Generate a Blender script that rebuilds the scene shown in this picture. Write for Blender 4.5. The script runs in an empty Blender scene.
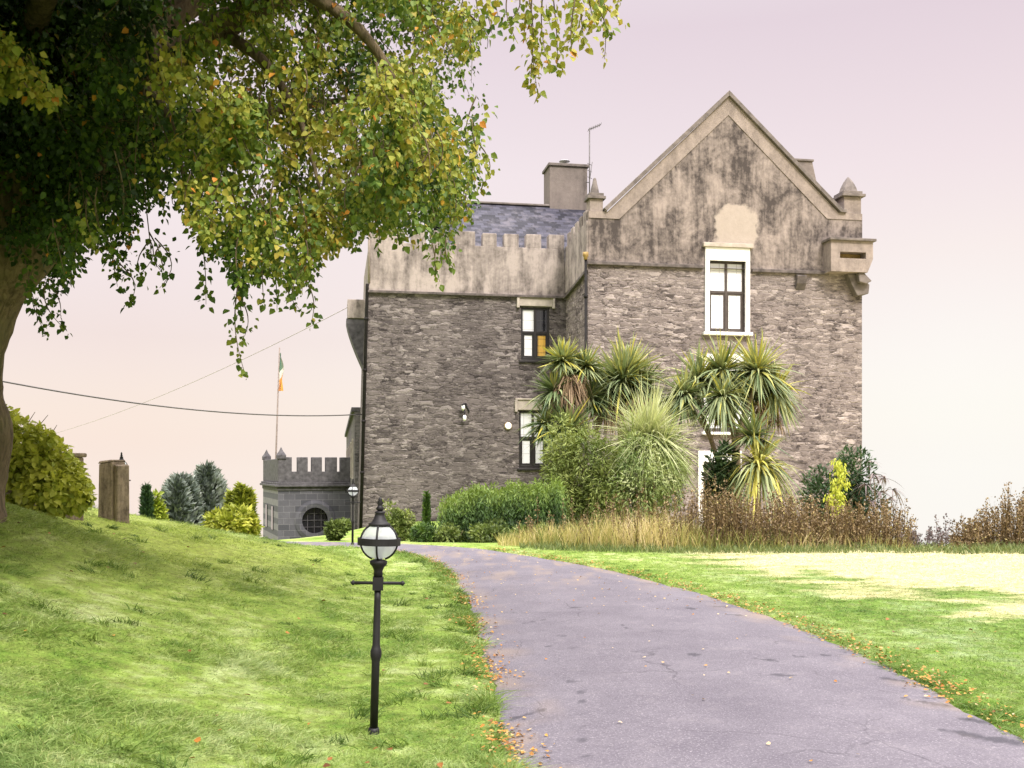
import bpy, math, random
import numpy as np
from mathutils import Vector, Matrix

random.seed(7)
RNG = np.random.default_rng(11)
scene = bpy.context.scene
COL = scene.collection
R = math.radians

# ------------------------------------------------------------------ camera, world, sun, exposure
F, HY, EYE = 1000.0, 470.0, 1.65
cam_d = bpy.data.cameras.new('camera')
cam_d.sensor_width = 36.0
cam_d.lens = 36.0 * F / 1024.0
cam_d.shift_y = (HY - 384.0) / 1024.0
cam_d.clip_start, cam_d.clip_end = 0.05, 3000.0
cam = bpy.data.objects.new('camera', cam_d)
cam.location = (0, 0, EYE)
cam.rotation_euler = (R(90), 0, 0)
COL.objects.link(cam)
scene.camera = cam

scene.view_settings.view_transform = 'Standard'
scene.view_settings.look = 'None'
scene.view_settings.gamma = 1.0
scene.view_settings.exposure = 1.5

SUN_EL, SUN_AZ = 48.0, 150.0      # azimuth clockwise from +Y (north): behind the camera, to the right
world = bpy.data.worlds.new('World')
scene.world = world
world.use_nodes = True
nt = world.node_tree
nt.nodes.clear()
def wn(t, **kw):
    n = nt.nodes.new(t)
    for k, v in kw.items(): setattr(n, k, v)
    return n
wout = wn('ShaderNodeOutputWorld')
sky = wn('ShaderNodeTexSky', sky_type='NISHITA', sun_disc=False)
sky.sun_elevation, sky.sun_rotation = R(SUN_EL), R(SUN_AZ)
sky.air_density, sky.dust_density = 1.0, 3.0
bg1 = wn('ShaderNodeBackground'); bg1.inputs[1].default_value = 0.05
nt.links.new(sky.outputs[0], bg1.inputs[0])
tc = wn('ShaderNodeTexCoord')
sep = wn('ShaderNodeSeparateXYZ')
nt.links.new(tc.outputs['Generated'], sep.inputs[0])
def wramp(stops, src):
    r = wn('ShaderNodeValToRGB')
    el = r.color_ramp.elements
    while len(el) < len(stops): el.new(0.5)
    for e, (p, c) in zip(el, stops): e.position = p; e.color = (*c, 1)
    nt.links.new(src, r.inputs[0])
    return r.outputs[0]
# thin white overcast: peach low on the left, near white low on the right, lavender higher, bright overhead
left = wramp([(0.0, (.442, .372, .332)), (.03, (.419, .344, .306)), (.06, (.400, .326, .288)), (.125, (.374, .296, .268)), (.28, (.396, .338, .328)), (.40, (.362, .298, .306)), (.60, (.42, .40, .40))], sep.outputs['Z'])
right = wramp([(0.0, (.452, .438, .414)), (.03, (.436, .420, .396)), (.06, (.424, .404, .378)), (.20, (.412, .354, .326)), (.28, (.390, .322, .316)), (.40, (.345, .278, .290)), (.60, (.42, .40, .40))], sep.outputs['Z'])
mr = wn('ShaderNodeMapRange'); mr.inputs[1].default_value = -.35; mr.inputs[2].default_value = .40
nt.links.new(sep.outputs['X'], mr.inputs[0])
mx = wn('ShaderNodeMix', data_type='RGBA')
nt.links.new(mr.outputs[0], mx.inputs[0]); nt.links.new(left, mx.inputs[6]); nt.links.new(right, mx.inputs[7])
gain = wn('ShaderNodeMapRange', interpolation_type='SMOOTHSTEP')
gain.inputs[1].default_value = .45; gain.inputs[2].default_value = .85
gain.inputs[3].default_value = 1.0; gain.inputs[4].default_value = 7.5
nt.links.new(sep.outputs['Z'], gain.inputs[0])
bg2 = wn('ShaderNodeBackground')
nt.links.new(mx.outputs[2], bg2.inputs[0]); nt.links.new(gain.outputs[0], bg2.inputs[1])
add = wn('ShaderNodeMixShader'); add.inputs[0].default_value = .75      # three quarters cloud, one quarter clear sky
nt.links.new(bg1.outputs[0], add.inputs[1]); nt.links.new(bg2.outputs[0], add.inputs[2])
nt.links.new(add.outputs[0], wout.inputs[0])

sun_d = bpy.data.lights.new('sun', 'SUN')
sun_d.energy, sun_d.angle, sun_d.color = 1.5, R(12), (1.0, .93, .85)
sun = bpy.data.objects.new('sun', sun_d)
sdir = Vector((math.sin(R(SUN_AZ)) * math.cos(R(SUN_EL)), math.cos(R(SUN_AZ)) * math.cos(R(SUN_EL)), math.sin(R(SUN_EL))))
sun.rotation_euler = (-sdir).to_track_quat('-Z', 'Y').to_euler()
sun.location = sdir * 50
COL.objects.link(sun)

# ------------------------------------------------------------------ helpers
def px(x, y, D):
    return np.array([(x - 512.0) * D / F, D, EYE + (HY - y) * D / F])

class Mat:
    """small node-material builder"""
    def __init__(s, name):
        s.m = bpy.data.materials.new(name); s.m.use_nodes = True
        s.nt = s.m.node_tree; s.nt.nodes.clear()
        s.out = s.n('ShaderNodeOutputMaterial')
        s._tc = None
    def n(s, t, **kw):
        n = s.nt.nodes.new(t)
        for k, v in kw.items(): setattr(n, k, v)
        return n
    def put(s, sock, v):
        if isinstance(v, bpy.types.NodeSocket): s.nt.links.new(v, sock)
        elif isinstance(v, (tuple, list)) and sock.type == 'RGBA': sock.default_value = (*v[:3], 1)
        else: sock.default_value = v
    def co(s, kind='Object'):
        if s._tc is None: s._tc = s.n('ShaderNodeTexCoord')
        return s._tc.outputs[kind]
    def map(s, scale=(1, 1, 1), loc=(0, 0, 0), rot=(0, 0, 0), src=None):
        m = s.n('ShaderNodeMapping')
        s.put(m.inputs[0], src if src is not None else s.co())
        m.inputs[1].default_value = loc; m.inputs[2].default_value = rot; m.inputs[3].default_value = scale
        return m.outputs[0]
    def noise(s, scale=5, detail=4, rough=.55, vec=None, dist=0, out=0):
        n = s.n('ShaderNodeTexNoise')
        s.put(n.inputs['Vector'], vec if vec is not None else s.co())
        n.inputs['Scale'].default_value = scale; n.inputs['Detail'].default_value = detail
        n.inputs['Roughness'].default_value = rough; n.inputs['Distortion'].default_value = dist
        return n.outputs[out]
    def ramp(s, src, stops, interp='LINEAR'):
        r = s.n('ShaderNodeValToRGB'); r.color_ramp.interpolation = interp
        el = r.color_ramp.elements
        while len(el) < len(stops): el.new(.5)
        for e, (p, c) in zip(el, stops):
            e.position = p
            e.color = (c, c, c, 1) if isinstance(c, (int, float)) else (*c, 1)
        s.put(r.inputs[0], src)
        return r.outputs[0]
    def mix(s, f, a, b, mode='MIX'):
        m = s.n('ShaderNodeMix', data_type='RGBA', blend_type=mode)
        s.put(m.inputs[0], f); s.put(m.inputs[6], a); s.put(m.inputs[7], b)
        return m.outputs[2]
    def math(s, op, a, b=0.0, c=0.0):
        m = s.n('ShaderNodeMath', operation=op)
        s.put(m.inputs[0], a); s.put(m.inputs[1], b); s.put(m.inputs[2], c)
        return m.outputs[0]
    def vadd(s, a, b, k=1.0):
        v = s.n('ShaderNodeVectorMath', operation='MULTIPLY_ADD')
        s.put(v.inputs[0], b); v.inputs[1].default_value = (k, k, k); s.put(v.inputs[2], a)
        return v.outputs[0]
    def attr(s, name):
        a = s.n('ShaderNodeAttribute', attribute_name=name)
        return a.outputs['Fac']
    def rnd(s):
        return s.n('ShaderNodeNewGeometry').outputs['Random Per Island']
    def sepxyz(s, v):
        n = s.n('ShaderNodeSeparateXYZ'); s.put(n.inputs[0], v); return n.outputs
    def bump(s, h, strength=.5, dist=.02):
        b = s.n('ShaderNodeBump'); b.inputs['Strength'].default_value = strength; b.inputs['Distance'].default_value = dist
        s.put(b.inputs['Height'], h); return b.outputs[0]
    def principled(s, color, rough=.8, bump=None, metal=0, spec=.3, trans=None, **kw):
        p = s.n('ShaderNodeBsdfPrincipled')
        s.put(p.inputs['Base Color'], color); s.put(p.inputs['Roughness'], rough)
        s.put(p.inputs['Metallic'], metal); p.inputs['Specular IOR Level'].default_value = spec
        if bump is not None: s.put(p.inputs['Normal'], bump)
        for k, v in kw.items(): s.put(p.inputs[k.replace('_', ' ')], v)
        sh = p.outputs[0]
        if trans is not None:
            t = s.n('ShaderNodeBsdfTranslucent'); s.put(t.inputs[0], trans[1])
            mx_ = s.n('ShaderNodeMixShader'); mx_.inputs[0].default_value = trans[0]
            s.nt.links.new(sh, mx_.inputs[1]); s.nt.links.new(t.outputs[0], mx_.inputs[2]); sh = mx_.outputs[0]
        s.nt.links.new(sh, s.out.inputs[0])
        return s.m

def plain(name, c, rough=.6, metal=0, spec=.4, var=.25, scale=6):
    m = Mat(name)
    n = m.noise(scale, 5)
    col = m.mix(m.ramp(n, [(.3, 0.0), (.7, 1.0)]), tuple(x * (1 - var) for x in c), tuple(min(1, x * (1 + var)) for x in c))
    return m.principled(col, rough, metal=metal, spec=spec)

def link(o, parent=None):
    COL.objects.link(o)
    if parent is not None: o.parent = parent
    return o

def tag(o, label=None, cat=None, group=None, kind=None):
    if label: o['label'] = label
    if cat: o['category'] = cat
    if group: o['group'] = group
    if kind: o['kind'] = kind
    return o

def empty(name, loc=(0, 0, 0), rz=0.0, label=None, cat=None, group=None):
    o = bpy.data.objects.new(name, None)
    o.empty_display_size = .2
    o.location = loc; o.rotation_euler = (0, 0, rz)
    COL.objects.link(o)
    return tag(o, label, cat, group)

def np_mesh(name, verts, loops, starts, totals, mat, parent=None, tint=None, smooth=False):
    me = bpy.data.meshes.new(name)
    verts = np.asarray(verts, np.float32); loops = np.asarray(loops, np.int32)
    me.vertices.add(len(verts)); me.vertices.foreach_set('co', verts.ravel())
    me.loops.add(len(loops)); me.loops.foreach_set('vertex_index', loops)
    me.polygons.add(len(starts)); me.polygons.foreach_set('loop_start', np.asarray(starts, np.int32))
    me.polygons.foreach_set('loop_total', np.asarray(totals, np.int32))
    if smooth: me.polygons.foreach_set('use_smooth', np.ones(len(starts), bool))
    if tint is not None:
        a = me.attributes.new('tint', 'FLOAT', 'POINT'); a.data.foreach_set('value', np.asarray(tint, np.float32))
    me.update(calc_edges=True)
    if mat: me.materials.append(mat)
    return link(bpy.data.objects.new(name, me), parent)

def unit(v):
    return v / np.maximum(np.linalg.norm(v, axis=-1, keepdims=True), 1e-9)

class MB:
    def __init__(s): s.v = []; s.f = []; s.sm = []
    def add(s, vs, fs, smooth=False):
        b = len(s.v); s.v += [tuple(map(float, v)) for v in vs]
        s.f += [tuple(b + i for i in f) for f in fs]; s.sm += [smooth] * len(fs)
    def box(s, a, b):
        x0, y0, z0 = a; x1, y1, z1 = b
        s.hexa([(x0, y0, z0), (x1, y0, z0), (x1, y1, z0), (x0, y1, z0), (x0, y0, z1), (x1, y0, z1), (x1, y1, z1), (x0, y1, z1)])
        return s
    def hexa(s, p):
        s.add(p, [(0, 3, 2, 1), (4, 5, 6, 7), (0, 1, 5, 4), (1, 2, 6, 5), (2, 3, 7, 6), (3, 0, 4, 7)]); return s
    def prism(s, poly, axis, a, b):
        """poly of 2D points extruded along axis ('x','y','z') from a to b"""
        def P(q, t):
            return (t, q[0], q[1]) if axis == 'x' else (q[0], t, q[1]) if axis == 'y' else (q[0], q[1], t)
        n = len(poly)
        s.add([P(q, a) for q in poly] + [P(q, b) for q in poly],
              [tuple(range(n)), tuple(range(2 * n - 1, n - 1, -1))] + [(i, i + n, (i + 1) % n + n, (i + 1) % n) for i in range(n)])
        return s
    def lathe(s, prof, n=20, c=(0, 0), smooth=True):
        """prof list of (r, z)"""
        vs, fs = [], []
        for r, z in prof:
            for k in range(n):
                a = 2 * math.pi * k / n
                vs.append((c[0] + r * math.cos(a), c[1] + r * math.sin(a), z))
        for j in range(len(prof) - 1):
            for k in range(n):
                fs.append((j * n + k, j * n + (k + 1) % n, (j + 1) * n + (k + 1) % n, (j + 1) * n + k))
        fs.append(tuple(range(n - 1, -1, -1))); fs.append(tuple((len(prof) - 1) * n + k for k in range(n)))
        s.add(vs, fs, smooth); return s
    def tube(s, pts, rad, n=8, smooth=True, wob=0.0):
        pts = [np.array(p, float) for p in pts]
        if not hasattr(rad, '__len__'): rad = [rad] * len(pts)
        up = np.array([0, 0, 1.0]); vs, fs = [], []
        t0 = unit(pts[1] - pts[0])
        a = np.cross(t0, up if abs(t0[2]) < .9 else np.array([1.0, 0, 0])); a = unit(a)
        for i, p in enumerate(pts):
            t = unit(pts[min(i + 1, len(pts) - 1)] - pts[max(i - 1, 0)])
            a = unit(a - t * np.dot(a, t)); b = np.cross(t, a)
            for k in range(n):
                th = 2 * math.pi * k / n
                r = rad[i] * (1 + (wob * (math.sin(3 * th + i * .35) * .6 + math.sin(7 * th - i * .5) * .3 + random.uniform(-.3, .3)) if wob else 0))
                vs.append(p + (a * math.cos(th) + b * math.sin(th)) * r)
        for j in range(len(pts) - 1):
            for k in range(n):
                fs.append((j * n + k, j * n + (k + 1) % n, (j + 1) * n + (k + 1) % n, (j + 1) * n + k))
        fs.append(tuple(range(n - 1, -1, -1))); fs.append(tuple((len(pts) - 1) * n + k for k in range(n)))
        s.add(vs, fs, smooth); return s
    def build(s, name, mat, parent=None, bevel=0.0):
        me = bpy.data.meshes.new(name)
        me.from_pydata(s.v, [], s.f)
        me.polygons.foreach_set('use_smooth', s.sm)
        if mat: me.materials.append(mat)
        me.update()
        o = link(bpy.data.objects.new(name, me), parent)
        if bevel:
            b = o.modifiers.new('bevel', 'BEVEL'); b.width = bevel; b.segments = 2; b.limit_method = 'ANGLE'
        return o

def spline(pts, rad, k=6):
    """Catmull-Rom through pts with radii"""
    P = [np.array(p, float) for p in pts]; out, ro = [], []
    for i in range(len(P) - 1):
        p0, p1, p2, p3 = P[max(i - 1, 0)], P[i], P[i + 1], P[min(i + 2, len(P) - 1)]
        for j in range(k):
            t = j / k
            out.append(.5 * (2 * p1 + (p2 - p0) * t + (2 * p0 - 5 * p1 + 4 * p2 - p3) * t * t + (3 * p1 - p0 - 3 * p2 + p3) * t ** 3))
            ro.append(rad[i] * (1 - t) + rad[i + 1] * t)
    out.append(P[-1]); ro.append(rad[-1])
    return out, ro

def _h(ix, iy, iz):
    n = (ix * 374761393 + iy * 668265263 + iz * 2147483647 * 3 + 1013904223).astype(np.int64)
    n = (n ^ (n >> 13)) * 1274126177
    return ((n ^ (n >> 16)) & 0xffff) / 65535.0
def vnoise(p):
    p = np.asarray(p, float); i = np.floor(p).astype(np.int64); f = p - i; f = f * f * (3 - 2 * f)
    r = 0
    for dx in (0, 1):
        for dy in (0, 1):
            for dz in (0, 1):
                w = (f[..., 0] if dx else 1 - f[..., 0]) * (f[..., 1] if dy else 1 - f[..., 1]) * (f[..., 2] if dz else 1 - f[..., 2])
                r = r + w * _h(i[..., 0] + dx, i[..., 1] + dy, i[..., 2] + dz)
    return r
def fbm(p, o=3):
    p = np.asarray(p, float); r = 0; a = .5; t = 0
    for k in range(o):
        r = r + a * vnoise(p * (2 ** k) + 17.3 * k); t += a; a *= .5
    return r / t
def xy3(x, y, s=1.0): return np.stack([x * s, y * s, 0 * x], -1)

def leaf_arrays(pos, ax, nr, L, W, six=False):
    ax = unit(ax); nr = unit(nr - ax * (nr * ax).sum(-1, keepdims=True)); sd = np.cross(ax, nr)
    L = L[:, None]; W = W[:, None]; N = len(pos)
    if six:
        v = np.stack([pos, pos + ax * L * .28 + sd * W * .5 + nr * W * .12, pos + ax * L * .64 + sd * W * .36 + nr * W * .08 - nr * L * .04, pos + ax * L - nr * L * .12,
                      pos + ax * L * .64 - sd * W * .36 + nr * W * .08 - nr * L * .04, pos + ax * L * .28 - sd * W * .5 + nr * W * .12], 1)
        lp = np.array([0, 1, 2, 3, 0, 3, 4, 5]); tot = [4, 4]; k = 6
    else:
        v = np.stack([pos, pos + ax * L * .42 + sd * W * .5 + nr * W * .13, pos + ax * L, pos + ax * L * .42 - sd * W * .5 + nr * W * .13], 1)
        lp = np.array([0, 1, 2, 0, 2, 3]); tot = [3, 3]; k = 4
    loops = (np.arange(N)[:, None] * k + lp[None]).ravel()
    tots = np.tile(tot, N); st = np.concatenate([[0], np.cumsum(tots)[:-1]])
    return v.reshape(-1, 3), loops, st, tots, k
def leaves(name, pos, ax, nr, L, W, mat, parent=None, tint=None, six=False):
    v, lo, st, to, k = leaf_arrays(pos, ax, nr, L, W, six)
    return np_mesh(name, v, lo, st, to, mat, parent, None if tint is None else np.repeat(tint, k))

def ribbons(name, base, dr, L, W, droop, mat, parent=None, K=3, tint=None, side=None, wprof=None):
    """curved tapering blades: base+dir*t*L with a droop vector (N,3) * t^2"""
    N = len(base); dr = unit(dr)
    if side is None:
        up = np.zeros_like(dr); up[:, 2] = 1
        side = np.cross(dr, up) + RNG.normal(0, .25, (N, 3))
    side = unit(side - dr * (side * dr).sum(-1, keepdims=True))
    vs = []
    for j in range(K):
        t = j / K
        c = base + dr * (L * t)[:, None] + droop * t * t
        w = (wprof(t) if wprof else (1 - t * .7))
        vs += [c - side * (W * w * .5)[:, None], c + side * (W * w * .5)[:, None]]
    vs.append(base + dr * L[:, None] + droop)
    k = 2 * K + 1
    v = np.stack(vs, 1).reshape(-1, 3)
    lp, tot = [], []
    for j in range(K - 1):
        lp += [2 * j, 2 * j + 1, 2 * j + 3, 2 * j + 2]; tot.append(4)
    lp += [2 * K - 2, 2 * K - 1, 2 * K]; tot.append(3)
    loops = (np.arange(N)[:, None] * k + np.array(lp)[None]).ravel()
    tots = np.tile(tot, N); st = np.concatenate([[0], np.cumsum(tots)[:-1]])
    return np_mesh(name, v, loops, st, tots, mat, parent, None if tint is None else np.repeat(tint, k))

def rdir(n, zlo=-1.0, zhi=1.0):
    z = RNG.uniform(zlo, zhi, n); a = RNG.uniform(0, 2 * math.pi, n); r = np.sqrt(np.maximum(0, 1 - z * z))
    return np.stack([r * np.cos(a), r * np.sin(a), z], -1)

# ------------------------------------------------------------------ materials
def foliage_mat(name, stops, trans=.25, rough=.55, nscale=None):
    m = Mat(name)
    t = m.attr('tint')
    t = m.math('ADD', t, m.math('MULTIPLY', m.math('SUBTRACT', m.rnd(), .5), .22))
    c = m.ramp(t, stops)
    return m.principled(c, rough, spec=.25, trans=(trans, m.mix(.5, c, m.mix(1.0, c, (1.0, 1.0, .35), 'MULTIPLY'))))

M = {}
M['lime'] = foliage_mat('lime_leaves', [(0, (.022, .045, .012)), (.28, (.060, .115, .020)), (.50, (.145, .205, .028)), (.68, (.28, .30, .045)), (.84, (.36, .31, .05)), (.92, (.46, .28, .04)), (1, (.48, .20, .03))], .3)
M['shrub_yellow'] = foliage_mat('yellow_green_leaves', [(0, (.03, .05, .01)), (.5, (.27, .33, .035)), (1, (.58, .60, .09))], .3)
M['golden'] = foliage_mat('golden_conifer_leaves', [(0, (.05, .07, .01)), (.5, (.19, .22, .025)), (1, (.38, .38, .05))], .2)
M['bluegrey'] = foliage_mat('blue_grey_conifer_leaves', [(0, (.04, .055, .045)), (.5, (.125, .155, .130)), (1, (.27, .30, .26))], .1)
M['darkgreen'] = foliage_mat('dark_green_leaves', [(0, (.012, .025, .012)), (.5, (.03, .06, .025)), (1, (.07, .12, .05))], .2)
M['olive'] = foliage_mat('olive_leaves', [(0, (.03, .048, .012)), (.5, (.105, .145, .032)), (1, (.25, .29, .08))], .25)
M['hedge'] = foliage_mat('hedge_leaves', [(0, (.02, .045, .012)), (.5, (.065, .12, .022)), (1, (.18, .25, .05))], .25)
M['cordy'] = foliage_mat('cordyline_leaves', [(0, (.03, .055, .022)), (.35, (.09, .135, .055)), (.65, (.20, .24, .12)), (.85, (.30, .32, .13)), (1, (.40, .36, .06))], .2)
M['fountain'] = foliage_mat('pale_sword_leaves', [(0, (.07, .12, .025)), (.5, (.25, .31, .11)), (1, (.48, .50, .28))], .3)
M['deadleaf'] = foliage_mat('dead_brown_leaves', [(0, (.09, .055, .03)), (.5, (.22, .15, .085)), (1, (.40, .29, .18))], .15)
M['straw'] = foliage_mat('straw_grass', [(0, (.13, .17, .045)), (.4, (.30, .28, .085)), (.75, (.50, .41, .17)), (1, (.66, .54, .33))], .25)
M['dock'] = foliage_mat('dry_brown_stems', [(0, (.05, .033, .016)), (.45, (.135, .090, .042)), (.8, (.29, .21, .105)), (1, (.33, .30, .10))], .12)
M['purple'] = foliage_mat('withered_purple_leaves', [(0, (.05, .04, .04)), (.5, (.13, .10, .10)), (1, (.26, .21, .20))], .1)
M['fallen'] = foliage_mat('fallen_leaf', [(0, (.09, .036, .013)), (.4, (.30, .125, .022)), (.7, (.38, .23, .05)), (1, (.46, .37, .24))], .1)

def bark(name, a, b, moss=None):
    m = Mat(name)
    v = m.map((7, 7, 1.6)); n = m.noise(2.2, 8, .65, v, .8)
    c = m.mix(m.ramp(n, [(.3, 0.0), (.7, 1.0)]), a, b)
    if moss: c = m.mix(m.ramp(m.noise(1.4, 4), [(.5, 0.0), (.68, .75)]), c, moss)
    return m.principled(c, .9, m.bump(n, .9, .04), spec=.15)
M['bark'] = bark('bark', (.050, .038, .024), (.22, .165, .10), (.11, .105, .045))
M['palmbark'] = bark('palm_bark', (.16, .12, .08), (.40, .31, .22))

def grass_mat(blade):
    m = Mat('grass_blades' if blade else 'turf')
    P = m.n('ShaderNodeNewGeometry').outputs['Position']
    n1 = m.noise(.8, 6, .66, m.map((1, .6, 1), src=P)); n2 = m.noise(3.4, 5, .68, P)
    big = m.ramp(m.mix(.45, n1, n2), [(.34, (.055, .125, .018)), (.42, (.145, .245, .040)), (.51, (.240, .335, .075)), (.60, (.38, .46, .20)), (.70, (.50, .55, .36))])
    # sunlit, partly dry grass towards the far right, its brightness painted in; yellowish band on the left crest
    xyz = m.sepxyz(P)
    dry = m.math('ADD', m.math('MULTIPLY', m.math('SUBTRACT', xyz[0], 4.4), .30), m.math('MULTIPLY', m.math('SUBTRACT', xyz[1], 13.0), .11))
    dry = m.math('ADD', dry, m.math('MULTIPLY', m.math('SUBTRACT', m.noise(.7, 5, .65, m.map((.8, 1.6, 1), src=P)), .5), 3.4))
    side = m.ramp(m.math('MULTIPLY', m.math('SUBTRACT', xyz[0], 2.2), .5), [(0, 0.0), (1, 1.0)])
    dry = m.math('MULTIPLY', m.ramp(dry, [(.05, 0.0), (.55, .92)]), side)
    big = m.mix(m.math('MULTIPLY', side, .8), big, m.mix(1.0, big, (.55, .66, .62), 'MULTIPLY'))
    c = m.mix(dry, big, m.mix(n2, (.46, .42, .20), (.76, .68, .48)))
    bank = m.ramp(m.math('MULTIPLY', m.math('SUBTRACT', -1.6, xyz[0]), .4), [(0, 0.0), (1, 1.0)])
    bank = m.math('MULTIPLY', bank, m.ramp(m.math('MULTIPLY', m.math('SUBTRACT', 19.5, xyz[1]), .3), [(0, 0.0), (1, 1.0)]))
    oy = m.math('MULTIPLY', m.ramp(m.math('MULTIPLY', m.math('SUBTRACT', m.math('ADD', xyz[1], m.math('MULTIPLY', n1, 5.0)), 10.5), .2), [(0, 0.0), (1, .72)]), bank)
    c = m.mix(oy, c, m.mix(n2, (.27, .37, .055), (.55, .60, .15)))
    py = m.math('MULTIPLY', m.ramp(m.math('MULTIPLY', m.math('SUBTRACT', 8.2, m.math('ADD', xyz[1], m.math('MULTIPLY', n1, 4.0))), .3), [(0, 0.0), (1, .42)]), m.math('SUBTRACT', 1.0, side))
    c = m.mix(py, c, m.mix(n2, (.16, .27, .09), (.44, .52, .32)))
    if blade:
        r = m.rnd()
        c = m.mix(m.ramp(r, [(.0, .75), (.25, 0.0)]), c, (.08, .14, .02))
        c = m.mix(m.ramp(r, [(.78, 0.0), (1, .55)]), c, (.48, .46, .20))
        return m.principled(c, .5, spec=.3, trans=(.45, c))
    soil = m.mix(m.ramp(m.noise(9, 6, .7, P), [(.42, 0.0), (.7, .6)]), m.mix(1.0, c, (.9, .9, .8), 'MULTIPLY'), (.07, .05, .025))
    return m.principled(soil, .95, m.bump(m.noise(25, 6, .7, P), .8, .05), spec=.1)
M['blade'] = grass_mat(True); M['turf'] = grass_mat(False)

def asphalt():
    m = Mat('asphalt')
    P = m.n('ShaderNodeNewGeometry').outputs['Position']
    fine = m.noise(75, 4, .75, P); mid = m.noise(1.1, 6, .65, P)
    v = m.n('ShaderNodeTexVoronoi'); v.inputs['Scale'].default_value = 60; m.put(v.inputs['Vector'], P)
    c = m.mix(m.ramp(mid, [(.3, 0.0), (.7, 1.0)]), (.088, .078, .096), (.136, .123, .143))
    c = m.mix(m.ramp(v.outputs['Color'], [(.2, .0), (.5, .35), (.95, .0)]), c, (.05, .045, .055))
    c = m.mix(m.ramp(fine, [(.56, 0.0), (.70, .8)]), c, (.34, .32, .34))
    worn = m.ramp(m.noise(3.5, 6, .7, P), [(.55, 0.0), (.75, .35)])
    c = m.mix(worn, c, (.20, .18, .19))
    c = m.mix(m.math('MULTIPLY', m.attr('tint'), .8), c, (.035, .033, .042))
    cw = m.vadd(P, m.noise(1.2, 4, .6, P, out=1), .5)
    cv = m.n('ShaderNodeTexVoronoi', feature='DISTANCE_TO_EDGE'); cv.inputs['Scale'].default_value = .75; m.put(cv.inputs['Vector'], cw)
    crack = m.math('MULTIPLY', m.ramp(cv.outputs['Distance'], [(.0, .75), (.007, 0.0)]), m.ramp(m.noise(.7, 4, .6, P), [(.48, 0.0), (.58, 1.0)]))
    c = m.mix(crack, c, (.04, .036, .045))
    c = m.mix(m.attr('litter'), c, (.21, .16, .12))
    return m.principled(c, .85, m.bump(m.mix(.5, fine, v.outputs['Distance']), .5, .008), spec=.25)
M['asphalt'] = asphalt()

def rubble(name, dark, mid, light, mortar, mix_m=.6, sc=1.0, soot=.5):
    m = Mat(name)
    w = m.vadd(m.co(), m.noise(1.6, 4, .6, out=1), .16)
    w = m.vadd(w, m.noise(7, 3, .6, out=1), .035)
    def layer(k):
        v = m.map((1.75 * k * sc, 1.75 * k * sc, 5.9 * k * sc), src=w)
        a = m.n('ShaderNodeTexVoronoi', feature='F1', distance='CHEBYCHEV'); b = m.n('ShaderNodeTexVoronoi', feature='F2', distance='CHEBYCHEV')
        for n in (a, b): n.inputs['Scale'].default_value = 1; n.inputs['Randomness'].default_value = .95; m.put(n.inputs['Vector'], v)
        return a.outputs['Color'], m.math('SUBTRACT', b.outputs['Distance'], a.outputs['Distance'])
    c1, e1 = layer(1.0); c2, e2 = layer(1.9)
    sel = m.ramp(m.noise(1.5, 4, .6, m.map((1, 1, 2.4))), [(.47, 0.0), (.53, 1.0)])       # big blocks here, thin slivers there
    r = m.sepxyz(m.mix(sel, c1, c2)); dist = m.mix(sel, e1, e2)
    grain = m.noise(5, 9, .74, m.map((1, 1, 2.6), src=w))
    k = m.math('ADD', m.math('MULTIPLY', m.math('SUBTRACT', r[0], .5), .38), grain)
    c = m.ramp(k, [(.26, dark), (.46, mid), (.60, mid), (.86, light)])
    edge = m.ramp(m.math('ADD', dist, m.math('MULTIPLY', m.math('SUBTRACT', m.noise(10, 5, .75), .5), .40)), [(.0, 1.0), (.10, 0.0)])
    open_ = m.ramp(m.noise(1.6, 6, .7, m.map((1, 1, 2.0))), [(.44, 1.0), (.56, 0.0)])
    c = m.mix(m.math('MULTIPLY', edge, m.math('MULTIPLY', open_, .8)), c, tuple(q * .5 for q in dark))
    c = m.mix(m.math('MULTIPLY', edge, m.math('MULTIPLY', m.math('SUBTRACT', 1.0, open_), mix_m)), c, mortar)
    pick = m.ramp(r[1], [(.86, 0.0), (.90, 1.0)])
    c = m.mix(m.math('MULTIPLY', pick, .6), c, tuple(q * .75 for q in dark))               # single dark stones
    pick2 = m.ramp(r[2], [(.88, 0.0), (.92, 1.0)])
    c = m.mix(m.math('MULTIPLY', pick2, .45), c, light)                                       # single pale stones
    c = m.mix(m.ramp(m.noise(6, 6, .75, m.map((1, 1, 2.0))), [(.60, 0.0), (.72, .8)]), c, tuple(min(1, q * 1.25) for q in light))
    c = m.mix(m.ramp(m.noise(.6, 6, .65), [(.46, 0.0), (.72, .5)]), c, mortar)
    c = m.mix(m.ramp(m.noise(.8, 6, .65, m.map((1.2, 1.2, .5))), [(.47, 0.0), (.75, soot)]), c, dark)
    h = m.math('ADD', m.math('MULTIPLY', m.ramp(dist, [(0, 0.0), (.16, .7)]), m.math('ADD', .4, m.math('MULTIPLY', r[1], .6))), m.math('MULTIPLY', grain, .35))
    return m.principled(c, .92, m.bump(h, .75, .05), spec=.12)
M['rubble_wing'] = rubble('rubble_stone_brown', (.038, .032, .032), (.122, .104, .100), (.34, .300, .285), (.200, .172, .162), .5, 1.0, .45)
M['rubble_gable'] = rubble('rubble_stone_grey', (.050, .041, .040), (.180, .150, .141), (.48, .415, .390), (.34, .292, .272), .65, .95, .3)

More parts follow.
